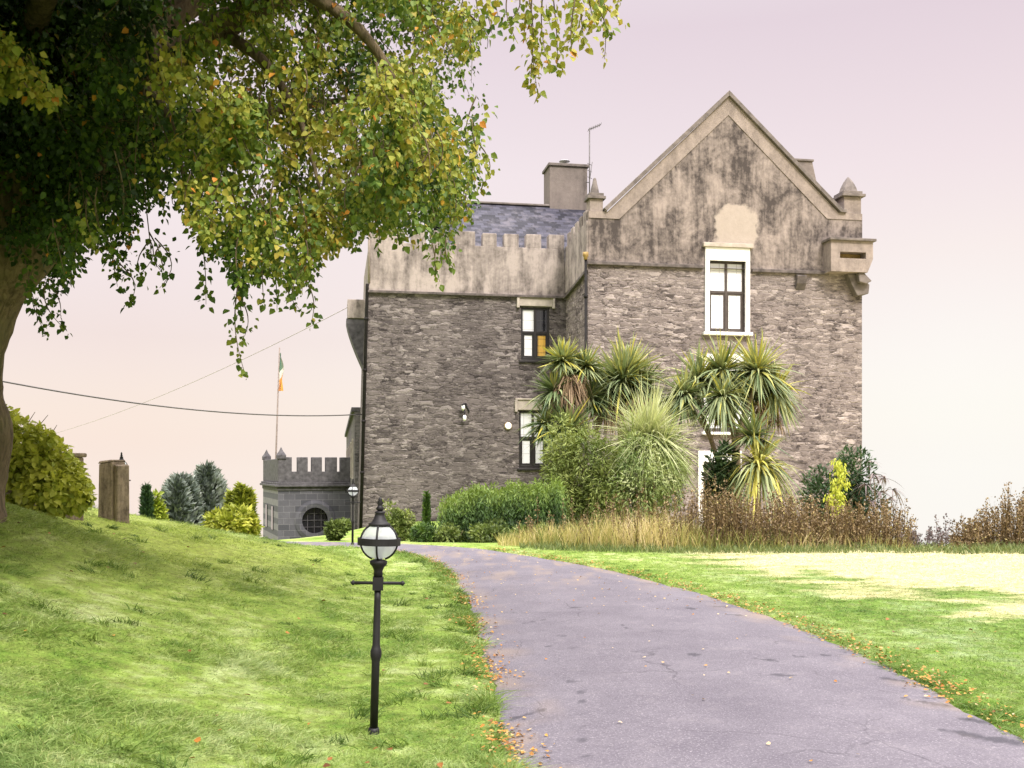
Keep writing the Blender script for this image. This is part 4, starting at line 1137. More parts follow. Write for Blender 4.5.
conifer('conifer', 142, 152, 487, 36, M['darkgreen'], 'narrow dark green conifer at the left end of the conifer row', 2200, G2, .22, 1.0, 5, pw=.6)
conifer('conifer', 220, 260, 486, 40, M['golden'], 'pointed golden green conifer left of the gatehouse', 5000, G2, .26, .6, 6, pw=.8)
def ground_shrub(name, x0, x1, ytop, D, n, leaf, mat, label, yb=None, **kw):
    cx = ((x0 + x1) / 2 - 512) * D / F; r = (x1 - x0) / 2 * D / F; z0 = gh(cx, D)
    if yb is not None: z0 = min(z0, EYE + (HY - yb) * D / F)
    H = EYE + (HY - ytop) * D / F - z0
    dep = kw.pop('depth', r)
    return shrub(name, (cx, D, z0), (r, dep, H * .56), n, leaf, mat, label, **kw)
ground_shrub('shrub', 203, 265, 506, 36, 4500, .26, M['golden'], 'spreading golden shrub below the pointed golden conifer', seed=8, tb=.6)
ground_shrub('shrub', 146, 168, 494, 40, 1800, .26, M['shrub_yellow'], 'small yellow green bush between the dark and blue grey conifers', seed=9)
ground_shrub('shrub', 322, 352, 517, 26, 3500, .11, M['olive'], 'rounded green bush between the gatehouse and the far lamp post', seed=10, tb=.35)

# yellow-green broad-leaved shrub beside the trunk
o = empty('shrub', (-5.9, 12.6, gh(-5.9, 12.6)), 0, 'broad leaved yellow green shrub at the foot of the big tree', 'shrub')
oz = o.location.z
pts, cen = [], []
for (xx, yy, rr_, nn) in ((8, 440, 26, 420), (25, 455, 30, 520), (45, 465, 26, 520), (60, 482, 24, 480), (20, 478, 26, 420), (74, 495, 16, 300), (40, 440, 12, 130), (45, 492, 24, 400), (5, 420, 12, 120)):
    c = px(xx, yy, 12.3 + RNG.uniform(-.3, .3)); nn = int(nn * 1.6); d = unit(RNG.normal(0, 1, (nn, 3)))
    pts.append(c + d * (rr_ * .0125 * RNG.uniform(.5, 1.1, nn) ** .5)[:, None]); cen.append(d)
p = np.concatenate(pts) - np.array(o.location); d = np.concatenate(cen)
L = RNG.uniform(.05, .11, len(p)); t = np.clip(.84 + d[:, 2] * .22 + RNG.normal(0, .18, len(p)), 0, 1)
leaves('foliage', p, d * .7 + RNG.normal(0, .5, p.shape) - np.array([0, 0, .35]), d * .6 + np.array([0, -.3, .7]) + RNG.normal(0, .35, p.shape), L, L * .8, M['shrub_yellow'], o, t, six=True)
m = MB()
for (xx, yy) in ((10, 425), (35, 440), (50, 452), (65, 470), (75, 490), (58, 448)):
    e = px(xx, yy, 12.3) - np.array(o.location); m.tube([(RNG.uniform(-.1, .1), RNG.uniform(-.1, .1), -.1), e * .5 + RNG.normal(0, .05, 3), e], [.03, .018, .006], 6)
m.build('stems', M['bark'], o)
# small dry twigs sprouting from its top
m = MB()
for (xx, yy) in ((35, 412), (48, 415), (57, 425), (64, 440), (85, 470), (90, 478)):
    a = px(xx - 14, yy + 22, 12.4) - np.array(o.location); e = px(xx, yy, 12.4) - np.array(o.location)
    m.tube([a, (a + e) / 2 + RNG.normal(0, .03, 3), e], [.008, .006, .003], 5)
m.build('twigs', M['bark'], o)

# ------------------------------------------------------------------ the big lime tree
TD = 10.6
def T(x, y, D=TD): return px(x, y, D)
tree = empty('lime_tree', (T(-42, 490)[0], TD, gh(T(-42, 490)[0], TD)), 0, 'big leafy lime tree with drooping yellowing branches over the lawn', 'tree')
to = np.array(tree.location)
mb = MB()
q, r = spline([T(-54, 540), T(-53, 490), T(-48, 435), T(-48, 395), T(-42, 345), T(-28, 290), T(4, 238), T(42, 185), T(72, 130), T(100, 70), T(118, 0), T(128, -90)], [.62, .55, .58, .50, .455, .49, .55, .52, .45, .38, .30, .2], 7)
mb.tube([a - to for a in q], r, 26, True, .045)
trunk = mb.build('trunk', M['bark'], tree)
limbs = [([(-30, 300, 10.6), (-60, 200, 10.8), (-70, 90, 11), (-60, -60, 11.3), (-30, -220, 11.5)], [.40, .36, .30, .22, .12]),
         ([(10, 240, 10.6), (18, 160, 10.2), (14, 80, 9.9), (25, -20, 9.6), (50, -150, 9.4)], [.28, .24, .2, .16, .08]),
         ([(70, 135, 10.6), (140, 78, 10.0), (215, 30, 9.5), (300, -12, 9.0), (420, -45, 8.7), (540, -40, 8.5), (618, -12, 8.4)], [.26, .19, .14, .11, .08, .05, .02]),
         ([(95, 75, 10.6), (180, 10, 11.2), (280, -50, 11.8), (390, -70, 12.2), (450, -40, 12.4)], [.22, .16, .12, .08, .03]),
         ([(55, 160, 10.6), (130, 130, 10.9), (200, 115, 11.2), (280, 110, 11.5), (370, 95, 11.6)], [.14, .10, .07, .05, .02]),
         ([(118, 0, 10.6), (200, -120, 10.4), (300, -260, 10.3)], [.22, .16, .06]),
         ([(126, -60, 10.6), (90, -250, 10.8), (60, -420, 11)], [.16, .14, .05]),
         ([(-60, 120, 10.8), (-180, 40, 10.5), (-330, 0, 10.2), (-480, 30, 10)], [.22, .18, .1, .04]),
         ([(20, 60, 9.9), (60, -40, 8.4), (110, -110, 7.2), (160, -120, 6.4)], [.14, .1, .07, .03]),
         ([(215, 30, 9.5), (262, 60, 9.2), (300, 120, 9.0), (320, 190, 8.9)], [.07, .05, .03, .012]),
         ([(300, -12, 9.0), (360, 30, 8.9), (405, 100, 8.8), (430, 180, 8.8)], [.07, .05, .03, .012]),
         ([(140, 78, 10.0), (165, 110, 9.6), (180, 160, 9.5), (190, 210, 9.4)], [.06, .04, .025, .01])]
for pts_, rad in limbs:
    q, r = spline([T(*a) for a in pts_], rad, 5); mb = MB(); mb.tube([a - to for a in q], r, 10, True, .04); mb.build('limb', M['bark'], trunk)

FX = [-80, 0, 30, 50, 70, 90, 110, 125, 140, 160, 185, 195, 205, 225, 240, 255, 270, 290, 305, 320, 345, 365, 385, 405, 425, 440, 455, 468, 480, 489, 497]
FY = [250, 235, 288, 306, 292, 248, 264, 275, 218, 198, 190, 236, 262, 246, 300, 284, 276, 292, 298, 256, 248, 238, 234, 242, 244, 266, 244, 206, 172, 40, 15]
fY = lambda x: np.interp(x, FX, FY)
P_, A_, T_, L_ = [], [], [], []
twm = MB()
def strand(x0, y0, x1, y1, D0, D1, n, w0, w1, warm=0.0, leaf=.050, twig=False):
    s = np.linspace(0, 1, n) ** .95; bow = RNG.normal(0, 7)
    xs = x0 + (x1 - x0) * s ** 1.4 + bow * np.sin(s * math.pi); ys = y0 + (y1 - y0) * s; Ds = D0 + (D1 - D0) * s
    wd_ = (w0 + (w1 - w0) * s)
    c = np.stack([(xs - 512) * Ds / F, Ds, EYE + (HY - ys) * Ds / F], -1)
    d = RNG.normal(0, 1, (n, 3)); p = c + d * (wd_ * Ds / F)[:, None] * .6
    P_.append(p); A_.append(np.stack([d[:, 0] * .5, d[:, 1] * .5, np.full(n, -.8)], -1) + RNG.normal(0, .35, (n, 3)))
    T_.append(np.full(n, warm)); L_.append(leaf * RNG.uniform(.45, 1.35, n))
    if twig:
        k = max(3, n // 12); m_ = c[::k]
        if len(m_) > 2: twm.tube([a - to for a in m_], list(np.linspace(.007, .002, len(m_))), 4)
def warmth(x, y):  # yellowing to the right; darker trunk-side tint stands in for crown shade
    return -.02 + .24 * sstep(100, 280, x) * (1 - .25 * sstep(330, 480, x))
# layered drooping clumps filling the photo's outline
def clump(cx, cy, D, Rr, n_str, warm):
    for k in range(n_str):
        x0 = cx + RNG.normal(0, Rr * .35); y0 = cy - Rr * RNG.uniform(.3, .9); x1 = cx + RNG.normal(0, Rr * .75); y1 = cy + Rr * RNG.uniform(.2, 1.25)
        y1 = min(y1, fY(x1) - 2); y0 = min(y0, y1 - 18); Dk = D + RNG.normal(0, Rr * .6) * D / F
        if x1 > 484: continue
        strand(x0, y0, x1, y1, Dk + RNG.normal(0, .12), Dk, int((y1 - y0) * .56) + 6, 9, 4, warm + RNG.normal(0, .06), twig=(k % 4 == 0))
for i in range(205):
    x = RNG.uniform(-90, 464); top = -60; bot = fY(x) - 26
    if x > 400: top = -20
    y = RNG.uniform(top, bot); near = RNG.random()
    if x < 95: D = RNG.uniform(9.7, 13.5)
    else: D = 7.9 + 5.0 * near
    clump(x, y, D, RNG.uniform(24, 46), 15, warmth(x, y) + (.07 if (D < 9.6 and x > 150) else -.07) + RNG.normal(0, .15))
for i in range(95):
    x = RNG.uniform(-70, 135); y = RNG.uniform(-50, 160 if x < 60 else 215)
    clump(x, y, RNG.uniform(9.2, 10.0), RNG.uniform(22, 40), 14, -.10 + RNG.normal(0, .07))  # tinted darker for the shade inside the crown
clump(18, 70, 7.4, 22, 14, .25); clump(2, 48, 7.2, 20, 12, .25); clump(36, 92, 7.5, 12, 8, .3)  # warm tint paints these near sprays as sunlit
# lower fringe
for i in range(420):
    x = RNG.uniform(-60, 480); y1 = fY(x) - RNG.exponential(16) - 3; D = RNG.uniform(8.2, 11.5) if x > 60 else RNG.uniform(10.9, 12.5)
    strand(x - RNG.normal(5, 9), y1 - RNG.uniform(40, 90), x, y1, D, D, 30, 9, 4, warmth(x, y1) + RNG.normal(0, .12), twig=(i % 3 == 0))
# deep filler behind, which shuts out the sky on the trunk side
for i in range(420):
    x = RNG.uniform(-150, 300); y1 = RNG.uniform(-60, min(fY(x) - 40, 190)); D = RNG.uniform(11.8, 14.5)
    strand(x - 6, y1 - 60, x, y1, D, D, 34, 14, 10, warmth(x, y1) - .05, leaf=.07)
# hand-placed long hanging tips
tips = [(200, 225, 206, 306, 1), (238, 285, 246, 377, 1), (242, 300, 243, 340, 1), (300, 270, 310, 327, 1), (292, 268, 302, 312, 1), (118, 262, 126, 307, 1), (112, 255, 118, 290, 1), (30, 270, 48, 338, 1), (45, 285, 69, 333, 1), (25, 260, 40, 318, 1), (55, 290, 60, 320, 0),
        (148, 242, 146, 285, 0), (155, 238, 156, 292, 0), (160, 245, 166, 276, 0), (150, 240, 140, 274, 0), (225, 230, 228, 268, 1), (262, 260, 264, 305, 1), (272, 260, 277, 312, 1), (284, 262, 290, 300, 1),
        (436, 245, 441, 285, 1), (446, 240, 452, 268, 1), (430, 235, 436, 272, 1), (400, 225, 404, 247, 1), (375, 220, 377, 250, 1), (350, 220, 353, 250, 1), (330, 220, 334, 254, 1), (466, 195, 474, 222, 1), (472, 120, 481, 170, 1), (476, 140, 480, 190, 1), (455, 130, 470, 180, 1), (470, 15, 487, 50, 0), (480, 0, 492, 35, 0), (160, 195, 164, 218, 0), (175, 190, 180, 212, 0)]
for (x0, y0, x1, y1, dense) in tips:
    D = RNG.uniform(8.6, 9.6); n_ = int(abs(y1 - y0) * (.62 if dense else .5))
    strand(x0, y0, x1, y1, D, D, n_, 9, 2.6, warmth(x1, y1) + (.12 if x1 > 420 else 0), .054, True)
# separate sunny spray at the top, right of the main crown
for (x0, y0, x1, y1, n_, w_a, w_b) in [(488, -30, 490, 14, 30, 9, 5), (500, -30, 499, 20, 26, 8, 4), (476, -30, 482, 34, 40, 10, 5), (512, -20, 516, 40, 40, 10, 5), (525, -20, 530, 78, 80, 15, 6), (532, -10, 538, 98, 80, 13, 3), (545, -20, 548, 66, 70, 15, 6), (552, -15, 558, 72, 60, 11, 3), (560, -20, 566, 45, 55, 13, 7), (575, -20, 584, 48, 60, 13, 5), (588, -15, 596, 30, 45, 12, 5), (596, -10, 604, 62, 26, 6, 2), (598, -10, 612, 38, 34, 10, 3), (605, -12, 626, 24, 30, 8, 2), (575, 0, 572, 56, 25, 8, 3), (520, 0, 508, 22, 14, 8, 4), (612, -20, 615, 8, 20, 8, 4)]:
    D = RNG.uniform(8.1, 8.9); strand(x0, y0, x1, y1, D, D, n_, w_a, w_b, .42 + RNG.normal(0, .12), .054, True)
for tw_ in ([(143, 175), (146, 205), (149, 232), (152, 262)], [(149, 232), (158, 248), (164, 270)], [(192, 190), (197, 215), (203, 245)], [(232, 240), (238, 280), (242, 320)]):
    twm.tube([T(a, b, 9.1) - to for a, b in tw_], [.008, .006, .005, .003][:len(tw_)], 5)
p = np.concatenate(P_); ax = np.concatenate(A_); tw = np.concatenate(T_); LL = np.concatenate(L_)
# thin it with 3D noise so gaps show the sky
gap = fbm(p * 2.2 + 3.1, 3); sx = 512 + p[:, 0] * F / p[:, 1]
keep = (gap > np.where(sx > 95, .462, .29)) | (RNG.random(len(p)) < .07)
sy = HY - (p[:, 2] - EYE) * F / p[:, 1]
keep |= (sy > fY(sx) - 4)
p, ax, tw, LL = p[keep], ax[keep], tw[keep], LL[keep]
tint = np.clip(.30 + tw + (fbm(p * 1.1 + 9, 2) - .5) * .55 + RNG.normal(0, .07, len(p)), 0, .78)
tint = np.where(RNG.random(len(p)) < .012 + .06 * np.maximum(tw, 0), RNG.uniform(.78, 1, len(p)), tint)
nr = RNG.normal(0, 1, p.shape) * .7 + np.array([.25, -.6, .6])
crown = leaves('crown', p - to, ax, nr, LL * 1.15, LL * .92, M['lime'], tree, tint, six=True)
twm.build('twigs', M['bark'], crown)
# rest of the crown around the frame, thickened and cut to shape the shade
n = 270000
d = unit(RNG.normal(0, 1, (n, 3))); rr_ = RNG.uniform(.35, 1, n) ** .5
c = np.array([-4.9, 10.0, 8.4]); p = c + d * rr_[:, None] * np.array([6.2, 7.2, 5.2]) * (.8 + .35 * fbm(d * 2.2 + 4, 3))[:, None]
sx = 512 + p[:, 0] * F / p[:, 1]; sy = HY - (p[:, 2] - EYE) * F / p[:, 1]
ok = (p[:, 1] > 2.6) & ((sy < -25) | (sx < -45) | ((sy < fY(sx) - 70) & (sx < 130))) & (p[:, 2] > 3.2)
ok &= ~((sx > 470) & (sy > -60))
ok &= ~((p[:, 1] < 10.6) & (sx > -20) & (sy > -20))
ok &= ~((p[:, 0] > -1.5 + .25 * (p[:, 1] - 9)) & (p[:, 1] < 11))  # opened here so sun reaches the right-hand leaves
ok &= ~((p[:, 1] > 9.5) & (RNG.random(len(p)) < .5))
p = p[ok]
L = RNG.uniform(.11, .19, len(p))
leaves('shade_crown', p - to, RNG.normal(0, .6, p.shape) - np.array([0, 0, .6]), RNG.normal(0, .6, p.shape) + np.array([.2, -.3, .7]), L, L * .85, M['lime'], tree, np.clip(.25 + (fbm(p * 1.1, 2) - .5) * .6 + RNG.normal(0, .08, len(p)), 0, .8), six=True)

# ------------------------------------------------------------------ garden in front of the castle
def sword_head(parent, c, r, n, mat, tb=.45, zlo=-.75, droop=.35, wdt=.078, name='leaf_head', K=4, flat=1.0):
    d = rdir(n, zlo, 1.0); d[:, 2] *= flat; d = unit(d)
    d = unit(d + RNG.normal(0, .16, (n, 3)))
    L = r * RNG.uniform(.65, 1.5, n); dv = RNG.normal(0, .10, (n, 3)) * L[:, None]; dv[:, 2] = -1.45 * droop * L * RNG.uniform(.4, 1.4, n) * (1.05 - np.abs(d[:, 2]))
    t = np.clip(tb + .19 + d[:, 2] * .22 + RNG.normal(0, .17, n), 0, 1); t = np.where((RNG.random(n) < .06) & (d[:, 2] < .2), 1.0, t)
    return ribbons(name, np.tile(np.array(c), (n, 1)) + d * .05, d, L, np.full(n, wdt) * RNG.uniform(.7, 1.2, n), dv, mat, parent, K, t, wprof=lambda q: (.55 + 1.6 * q) if q < .28 else (1.0 - .75 * (q - .28) / .72))
def skirt(parent, c, r, h, n, name='dead_skirt'):
    a = RNG.uniform(0, 6.283, n); rr2 = r * RNG.uniform(.25, 1, n)
    b = np.stack([c[0] + rr2 * np.cos(a) * .5, c[1] + rr2 * np.sin(a) * .5, c[2] - h * RNG.uniform(0, .45, n)], -1)
    d = np.stack([np.cos(a) * .9, np.sin(a) * .9, -np.ones(n) * RNG.uniform(.2, 1.2, n)], -1)
    L = h * RNG.uniform(.35, .7, n); dv = np.stack([-np.cos(a) * L * .3, -np.sin(a) * L * .3, -L * .5], -1)
    return ribbons(name, b, d, L, np.full(n, .045), dv, M['deadleaf'], parent, 3, np.clip(RNG.normal(.5, .22, n), 0, 1))
def palm(name, D, basepx, heads, trunks, label, cat='palm', n=190, **kw):
    b = px(basepx[0], basepx[1], D); z0 = gh(b[0], D)
    o = empty(name, (b[0], D, z0), 0, label, cat, 'cordyline palms before the castle wall')
    oo = np.array(o.location)
    for k, tpts in enumerate(trunks):
        rad = np.linspace(tpts[0], tpts[1], len(tpts) - 2)
        P3 = [px(x, y, D + dz) - oo for (x, y, dz) in tpts[2:]]
        q, r = spline(P3, list(rad), 4); m = MB(); m.tube(q, r, 9, True, .06); m.build('trunk', M['palmbark'], o)
    for (x, y, rp, dz, tb, zlo, dr) in heads:
        c = px(x, y, D + dz) - oo
        sword_head(o, c, rp * (D + dz) / F, n, M['cordy'], tb, zlo, dr, **kw)
    return o, oo
D = 29.0
o, oo = palm('cordyline_palm', D, (738, 506), [(698, 380, 30, .3, .42, -.6, .45), (684, 396, 26, -.2, .36, -.9, .5), (722, 372, 33, .2, .50, -.6, .4), (722, 398, 27, -.6, .40, -.9, .6), (757, 372, 34, -.1, .46, -.6, .4), (775, 392, 27, .3, .50, -.8, .6), (746, 384, 24, .8, .36, -.9, .5)],
             [(.13, .07, (738, 520, 0), (737, 480, 0), (736, 445, 0), (731, 420, .1), (724, 395, .2), (722, 376, .2)), (.08, .06, (736, 448, 0), (742, 420, -.1), (751, 398, -.1), (757, 376, -.1)), (.07, .05, (737, 440, 0), (757, 420, .1), (770, 403, .2), (775, 394, .3)),
              (.075, .05, (730, 500, .1), (716, 455, .1), (706, 425, .2), (699, 402, .3), (698, 384, .3)), (.05, .04, (712, 442, .1), (700, 420, 0), (688, 405, -.1), (684, 398, -.2)), (.05, .04, (733, 425, .1), (727, 410, -.3), (722, 400, -.6)), (.05, .04, (740, 425, 0), (745, 405, .5), (746, 388, .8))],
             'tall many headed cordyline palm on pale trunks below the gable window', n=330)
skirt(o, px(757, 400, D) - oo, .35, .9, 70); skirt(o, px(775, 412, D + .2) - oo, .3, .8, 60); skirt(o, px(722, 410, D) - oo, .28, .6, 40)
o, oo = palm('cordyline_palm', 27.6, (756, 512), [(753, 436, 26, .2, .28, -.4, .25), (758, 468, 38, -.2, .52, -.5, 1.15), (762, 462, 30, .1, .60, -.4, .9)], [(.08, .06, (757, 520, 0), (757, 490, 0), (756, 466, 0), (754, 440, .2))], 'low yellowing cordyline drooping in front of the tall palm', n=170)
o, oo = palm('cordyline_palm', 29.2, (570, 508), [(563, 362, 22, 0, .50, -.3, .3), (586, 368, 20, .2, .40, -.5, .4), (555, 392, 24, -.1, .30, -.7, .35), (568, 432, 30, -.5, .28, -.5, .3), (590, 400, 20, .4, .22, -.7, .4), (546, 425, 20, -.2, .30, -.6, .4)],
             [(.14, .09, (571, 520, 0), (571, 470, 0), (570, 420, 0), (567, 385, 0), (563, 366, 0)), (.07, .05, (571, 430, 0), (580, 400, .1), (586, 372, .2)), (.05, .05, (568, 440, 0), (560, 415, -.1), (555, 396, -.1))], 'left cordyline palm with a thick brown dead skirt near the downpipe', n=290)
skirt(o, px(570, 374, 29) - oo, .55, 1.25, 420); skirt(o, px(571, 400, 29.1) - oo, .3, 1.2, 160)
o, oo = palm('cordyline_palm', 30.2, (622, 508), [(622, 382, 40, 0, .40, -.25, .35), (606, 392, 28, .3, .30, -.5, .4), (640, 390, 28, .2, .36, -.5, .45), (628, 374, 30, .3, .48, -.2, .3)], [(.15, .12, (622, 520, 0), (622, 450, 0), (622, 390, 0))], 'wide dark green cordyline palm behind the pale fountain shaped plant', n=330)
skirt(o, px(640, 396, 30) - oo, .9, .9, 260); skirt(o, px(608, 402, 30.2) - oo, .8, 1.1, 200)

# pale fountain plant
Dn = 27.8; b = px(648, 500, Dn); zb = gh(b[0], Dn)
o = empty('fountain_plant', (b[0], Dn, zb), 0, 'large pale green sword leaved fountain shaped plant between the palms', 'plant'); oo = np.array(o.location)
for (x, y, dz) in ((648, 438, 0),): sword_head(o, px(x, y, Dn) - oo, 1.36, 900, M['fountain'], .58, -.55, .35, .036, 'foliage', 4)
sword_head(o, px(662, 450, Dn - .3) - oo, 1.05, 420, M['fountain'], .45, -.9, .5, .034, 'foliage')
sword_head(o, px(632, 445, Dn - .2) - oo, 1.05, 420, M['fountain'], .45, -.9, .5, .034, 'foliage')
m = MB(); m.tube([(0, 0, -.2), px(650, 470, Dn) - oo, px(648, 440, Dn) - oo], [.16, .13, .1], 9, True, .06); m.build('trunk', M['palmbark'], o)
def px_shrub(name, D, x, y0, rx_, ytop, n, leaf, mat, label, **kw):
    b = px(x, y0, D); z0 = min(gh(b[0], D), b[2]); H = EYE + (HY - ytop) * D / F - z0; r = rx_ * D / F * 1.12
    return shrub(name, (b[0], D, z0), (r, kw.pop('depth', r), H * .62), n, leaf, mat, label, **kw)
px_shrub('shrub', 27.0, 652, 505, 45, 432, 10500, .14, M['fountain'], 'bright green bush under the pale fountain plant', seed=21, tb=.38, hang=.5, aspect=.22)
px_shrub('shrub', 27.4, 570, 512, 30, 428, 8000, .17, M['olive'], 'tall olive willow leaved bush under the left palm', seed=22, tb=.72, aspect=.2, hang=.5)
px_shrub('shrub', 27.0, 608, 512, 34, 445, 8000, .16, M['olive'], 'greener willow leaved bush right of the olive bush', seed=23, tb=.62, aspect=.22, hang=.5)
px_shrub('shrub', 28.4, 720, 512, 19, 450, 3200, .17, M['darkgreen'], 'dark green bush hiding the white door by the palm trunks', seed=24, tb=.5)
px_shrub('shrub', 30.5, 842, 522, 38, 462, 6500, .16, M['darkgreen'], 'rounded dark green bush at the right corner of the castle', seed=25, tb=.5)
# climbing bright plant in front of the dark bush
b = px(837, 520, 28.6); o = empty('climber', (b[0], 28.6, gh(b[0], 28.6)), 0, 'bright yellow green upright climber in front of the dark corner bush', 'plant'); oo = np.array(o.location)
pp = []
for k in range(20):
    y1 = RNG.uniform(474, 516); x = 838 + (493 - y1) * .12 + RNG.normal(0, 2.2 + 3.2 * RNG.random()); yt = y1 - RNG.uniform(10, 22); n_ = 42; s = RNG.random(n_)
    pp.append(np.stack([px(x + 6 * (q - .5), max(458 + 5 * RNG.random(), yt + (y1 - yt) * q), 28.6 + RNG.normal(0, .12)) for q in s]) - oo)
p = np.concatenate(pp); p += RNG.normal(0, .05, p.shape); L = RNG.uniform(.09, .17, len(p))
leaves('foliage', p, RNG.normal(0, .4, p.shape) - np.array([0, 0, .9]), RNG.normal(0, .6, p.shape) + np.array([.2, -.7, .5]), L, L * .35, M['shrub_yellow'], o, np.clip(RNG.normal(.75, .15, len(p)), 0, 1))
m = MB(); m.tube([(0, 0, -.1), (.02, 0, .7), px(837, 466, 28.6) - oo], [.03, .02, .01], 6); m.build('stems', M['bark'], o)
# withered purple-grey drooping plant
b = px(884, 525, 29.5); o = empty('withered_plant', (b[0], 29.5, gh(b[0], 29.5)), 0, 'withered purple grey plant with drooping fronds beside the castle corner', 'plant'); oo = np.array(o.location)
m = MB(); bs, ds, ls, dv = [], [], [], []
for (x, y) in ((868, 462), (874, 475), (884, 478), (893, 490), (880, 492), (888, 500), (866, 485), (872, 502)):
    e = px(x, y, 29.5 + RNG.normal(0, .3)) - oo; m.tube([(RNG.normal(0, .06), RNG.normal(0, .06), -.1), e * .55 + RNG.normal(0, .06, 3), e], [.025, .018, .008], 5)
    d = rdir(16, -.2, .8); bs.append(np.tile(e, (16, 1))); ds.append(d); l_ = RNG.uniform(.3, .6, 16); ls.append(l_); dv.append(np.stack([0 * l_, 0 * l_, -l_ * RNG.uniform(.3, 1.2, 16)], -1))
m.build('stems', M['bark'], o)
bs, ds, ls, dv = map(np.concatenate, (bs, ds, ls, dv)); ribbons('foliage', bs, ds, ls, np.full(len(ls), .05), dv, M['purple'], o, 4, np.clip(RNG.normal(.5, .2, len(ls)), 0, 1))

# trimmed, drooping hedge on the left and the small plants below it
b = px(500, 530, 25.6); o = empty('hedge', (b[0], 25.6, gh(b[0], 25.6)), 0, 'long low green hedge with drooping shoots before the wing wall', 'hedge'); oo = np.array(o.location)
pp, dd = [], []
for k in range(430):
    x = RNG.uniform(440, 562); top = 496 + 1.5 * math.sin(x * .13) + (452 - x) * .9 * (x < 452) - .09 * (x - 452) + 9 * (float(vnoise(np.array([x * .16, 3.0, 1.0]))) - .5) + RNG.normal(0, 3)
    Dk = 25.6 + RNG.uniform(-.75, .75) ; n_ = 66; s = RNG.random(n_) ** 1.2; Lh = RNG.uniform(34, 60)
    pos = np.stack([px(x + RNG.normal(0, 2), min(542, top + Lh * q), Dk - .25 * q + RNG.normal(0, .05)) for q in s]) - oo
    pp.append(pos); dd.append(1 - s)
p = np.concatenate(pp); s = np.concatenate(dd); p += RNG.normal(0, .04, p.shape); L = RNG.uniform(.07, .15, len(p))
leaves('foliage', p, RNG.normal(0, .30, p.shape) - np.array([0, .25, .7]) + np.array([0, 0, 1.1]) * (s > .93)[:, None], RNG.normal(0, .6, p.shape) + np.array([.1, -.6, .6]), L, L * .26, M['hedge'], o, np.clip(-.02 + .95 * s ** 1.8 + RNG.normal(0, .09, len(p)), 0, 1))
m = MB()
for x in np.linspace(446, 556, 14): e = px(x, 500, 25.6) - oo; m.tube([(e[0], 0, -.2), e * (1, 1, .6) + RNG.normal(0, .05, 3), e], [.03, .02, .01], 5)
m.build('stems', M['bark'], o)
b = px(427, 520, 31); z0 = gh(b[0], 31)
conifer('conifer', 423.5, 430.5, 494, 31, M['hedge'], 'tiny columnar conifer against the wing wall', 1500, None, .11, 1.2, 33, tb=.25, pw=.45)
px_shrub('shrub', 26.0, 398, 548, 17, 506, 2600, .10, M['olive'], 'yellowish bush at the castle corner right of the near lamp globe', seed=41, tb=.62)
px_shrub('shrub', 25.0, 424, 548, 17, 524, 2200, .09, M['hedge'], 'low green bush beside the end of the drive', seed=42, tb=.35)
px_shrub('shrub', 24.6, 452, 550, 20, 525, 2600, .09, M['olive'], 'low grey green bush under the left end of the hedge', seed=43, tb=.40)
px_shrub('shrub', 24.2, 490, 552, 22, 524, 3000, .09, M['olive'], 'low olive bush under the middle of the hedge', seed=44, tb=.45)
px_shrub('shrub', 23.8, 527, 553, 20, 522, 2600, .09, M['olive'], 'low pale bush under the right end of the hedge', seed=45, tb=.58)

# dry golden grass (uncountable) and brown dock stems
def strip_xy(n, x0, x1, D0, D1):
    x = RNG.uniform(x0, x1, n); D = RNG.uniform(D0, D1, n) + np.interp(x, [480, 560, 640, 1024], [1.6, .7, 0, 0])
    X_ = (x - 512) * D / F; return x, X_, D, ground_h(X_, D, False)
x, X_, D_, Z_ = strip_xy(9000, 498, 915, 20.0, 22.6)
dens = np.interp(x, [498, 530, 680, 760, 915], [.7, 1, .9, .42, .35]); k = RNG.random(len(x)) < dens; x, X_, D_, Z_ = x[k], X_[k], D_[k], Z_[k]
H = np.interp(x, [498, 540, 600, 680, 720, 880, 915], [.32, .55, .85, .9, .55, .5, .35]) * RNG.uniform(.45, 1.1, len(x)) * (.75 + .5 * fbm(xy3(X_, D_, 1.6), 2))
d = np.stack([RNG.normal(0, .16, len(x)), RNG.normal(0, .16, len(x)), np.ones(len(x))], -1)
dv = np.stack([RNG.normal(0, .22, len(x)) * H, RNG.normal(0, .22, len(x)) * H, -RNG.uniform(.02, .25, len(x)) * H], -1)
sg = ribbons('dry_grass', np.stack([X_, D_, Z_ - .03], -1), d, H, RNG.uniform(.010, .020, len(x)), dv, M['straw'], None, 3, np.clip(RNG.normal(.46, .22, len(x)) + (fbm(xy3(X_, D_, 1.1) + 7, 2) - .5) * 1.3, 0, 1), side=rdir(len(x), -.1, .1))
tag(sg, 'tall golden dry grass along the foot of the castle garden', 'grass', kind='stuff')
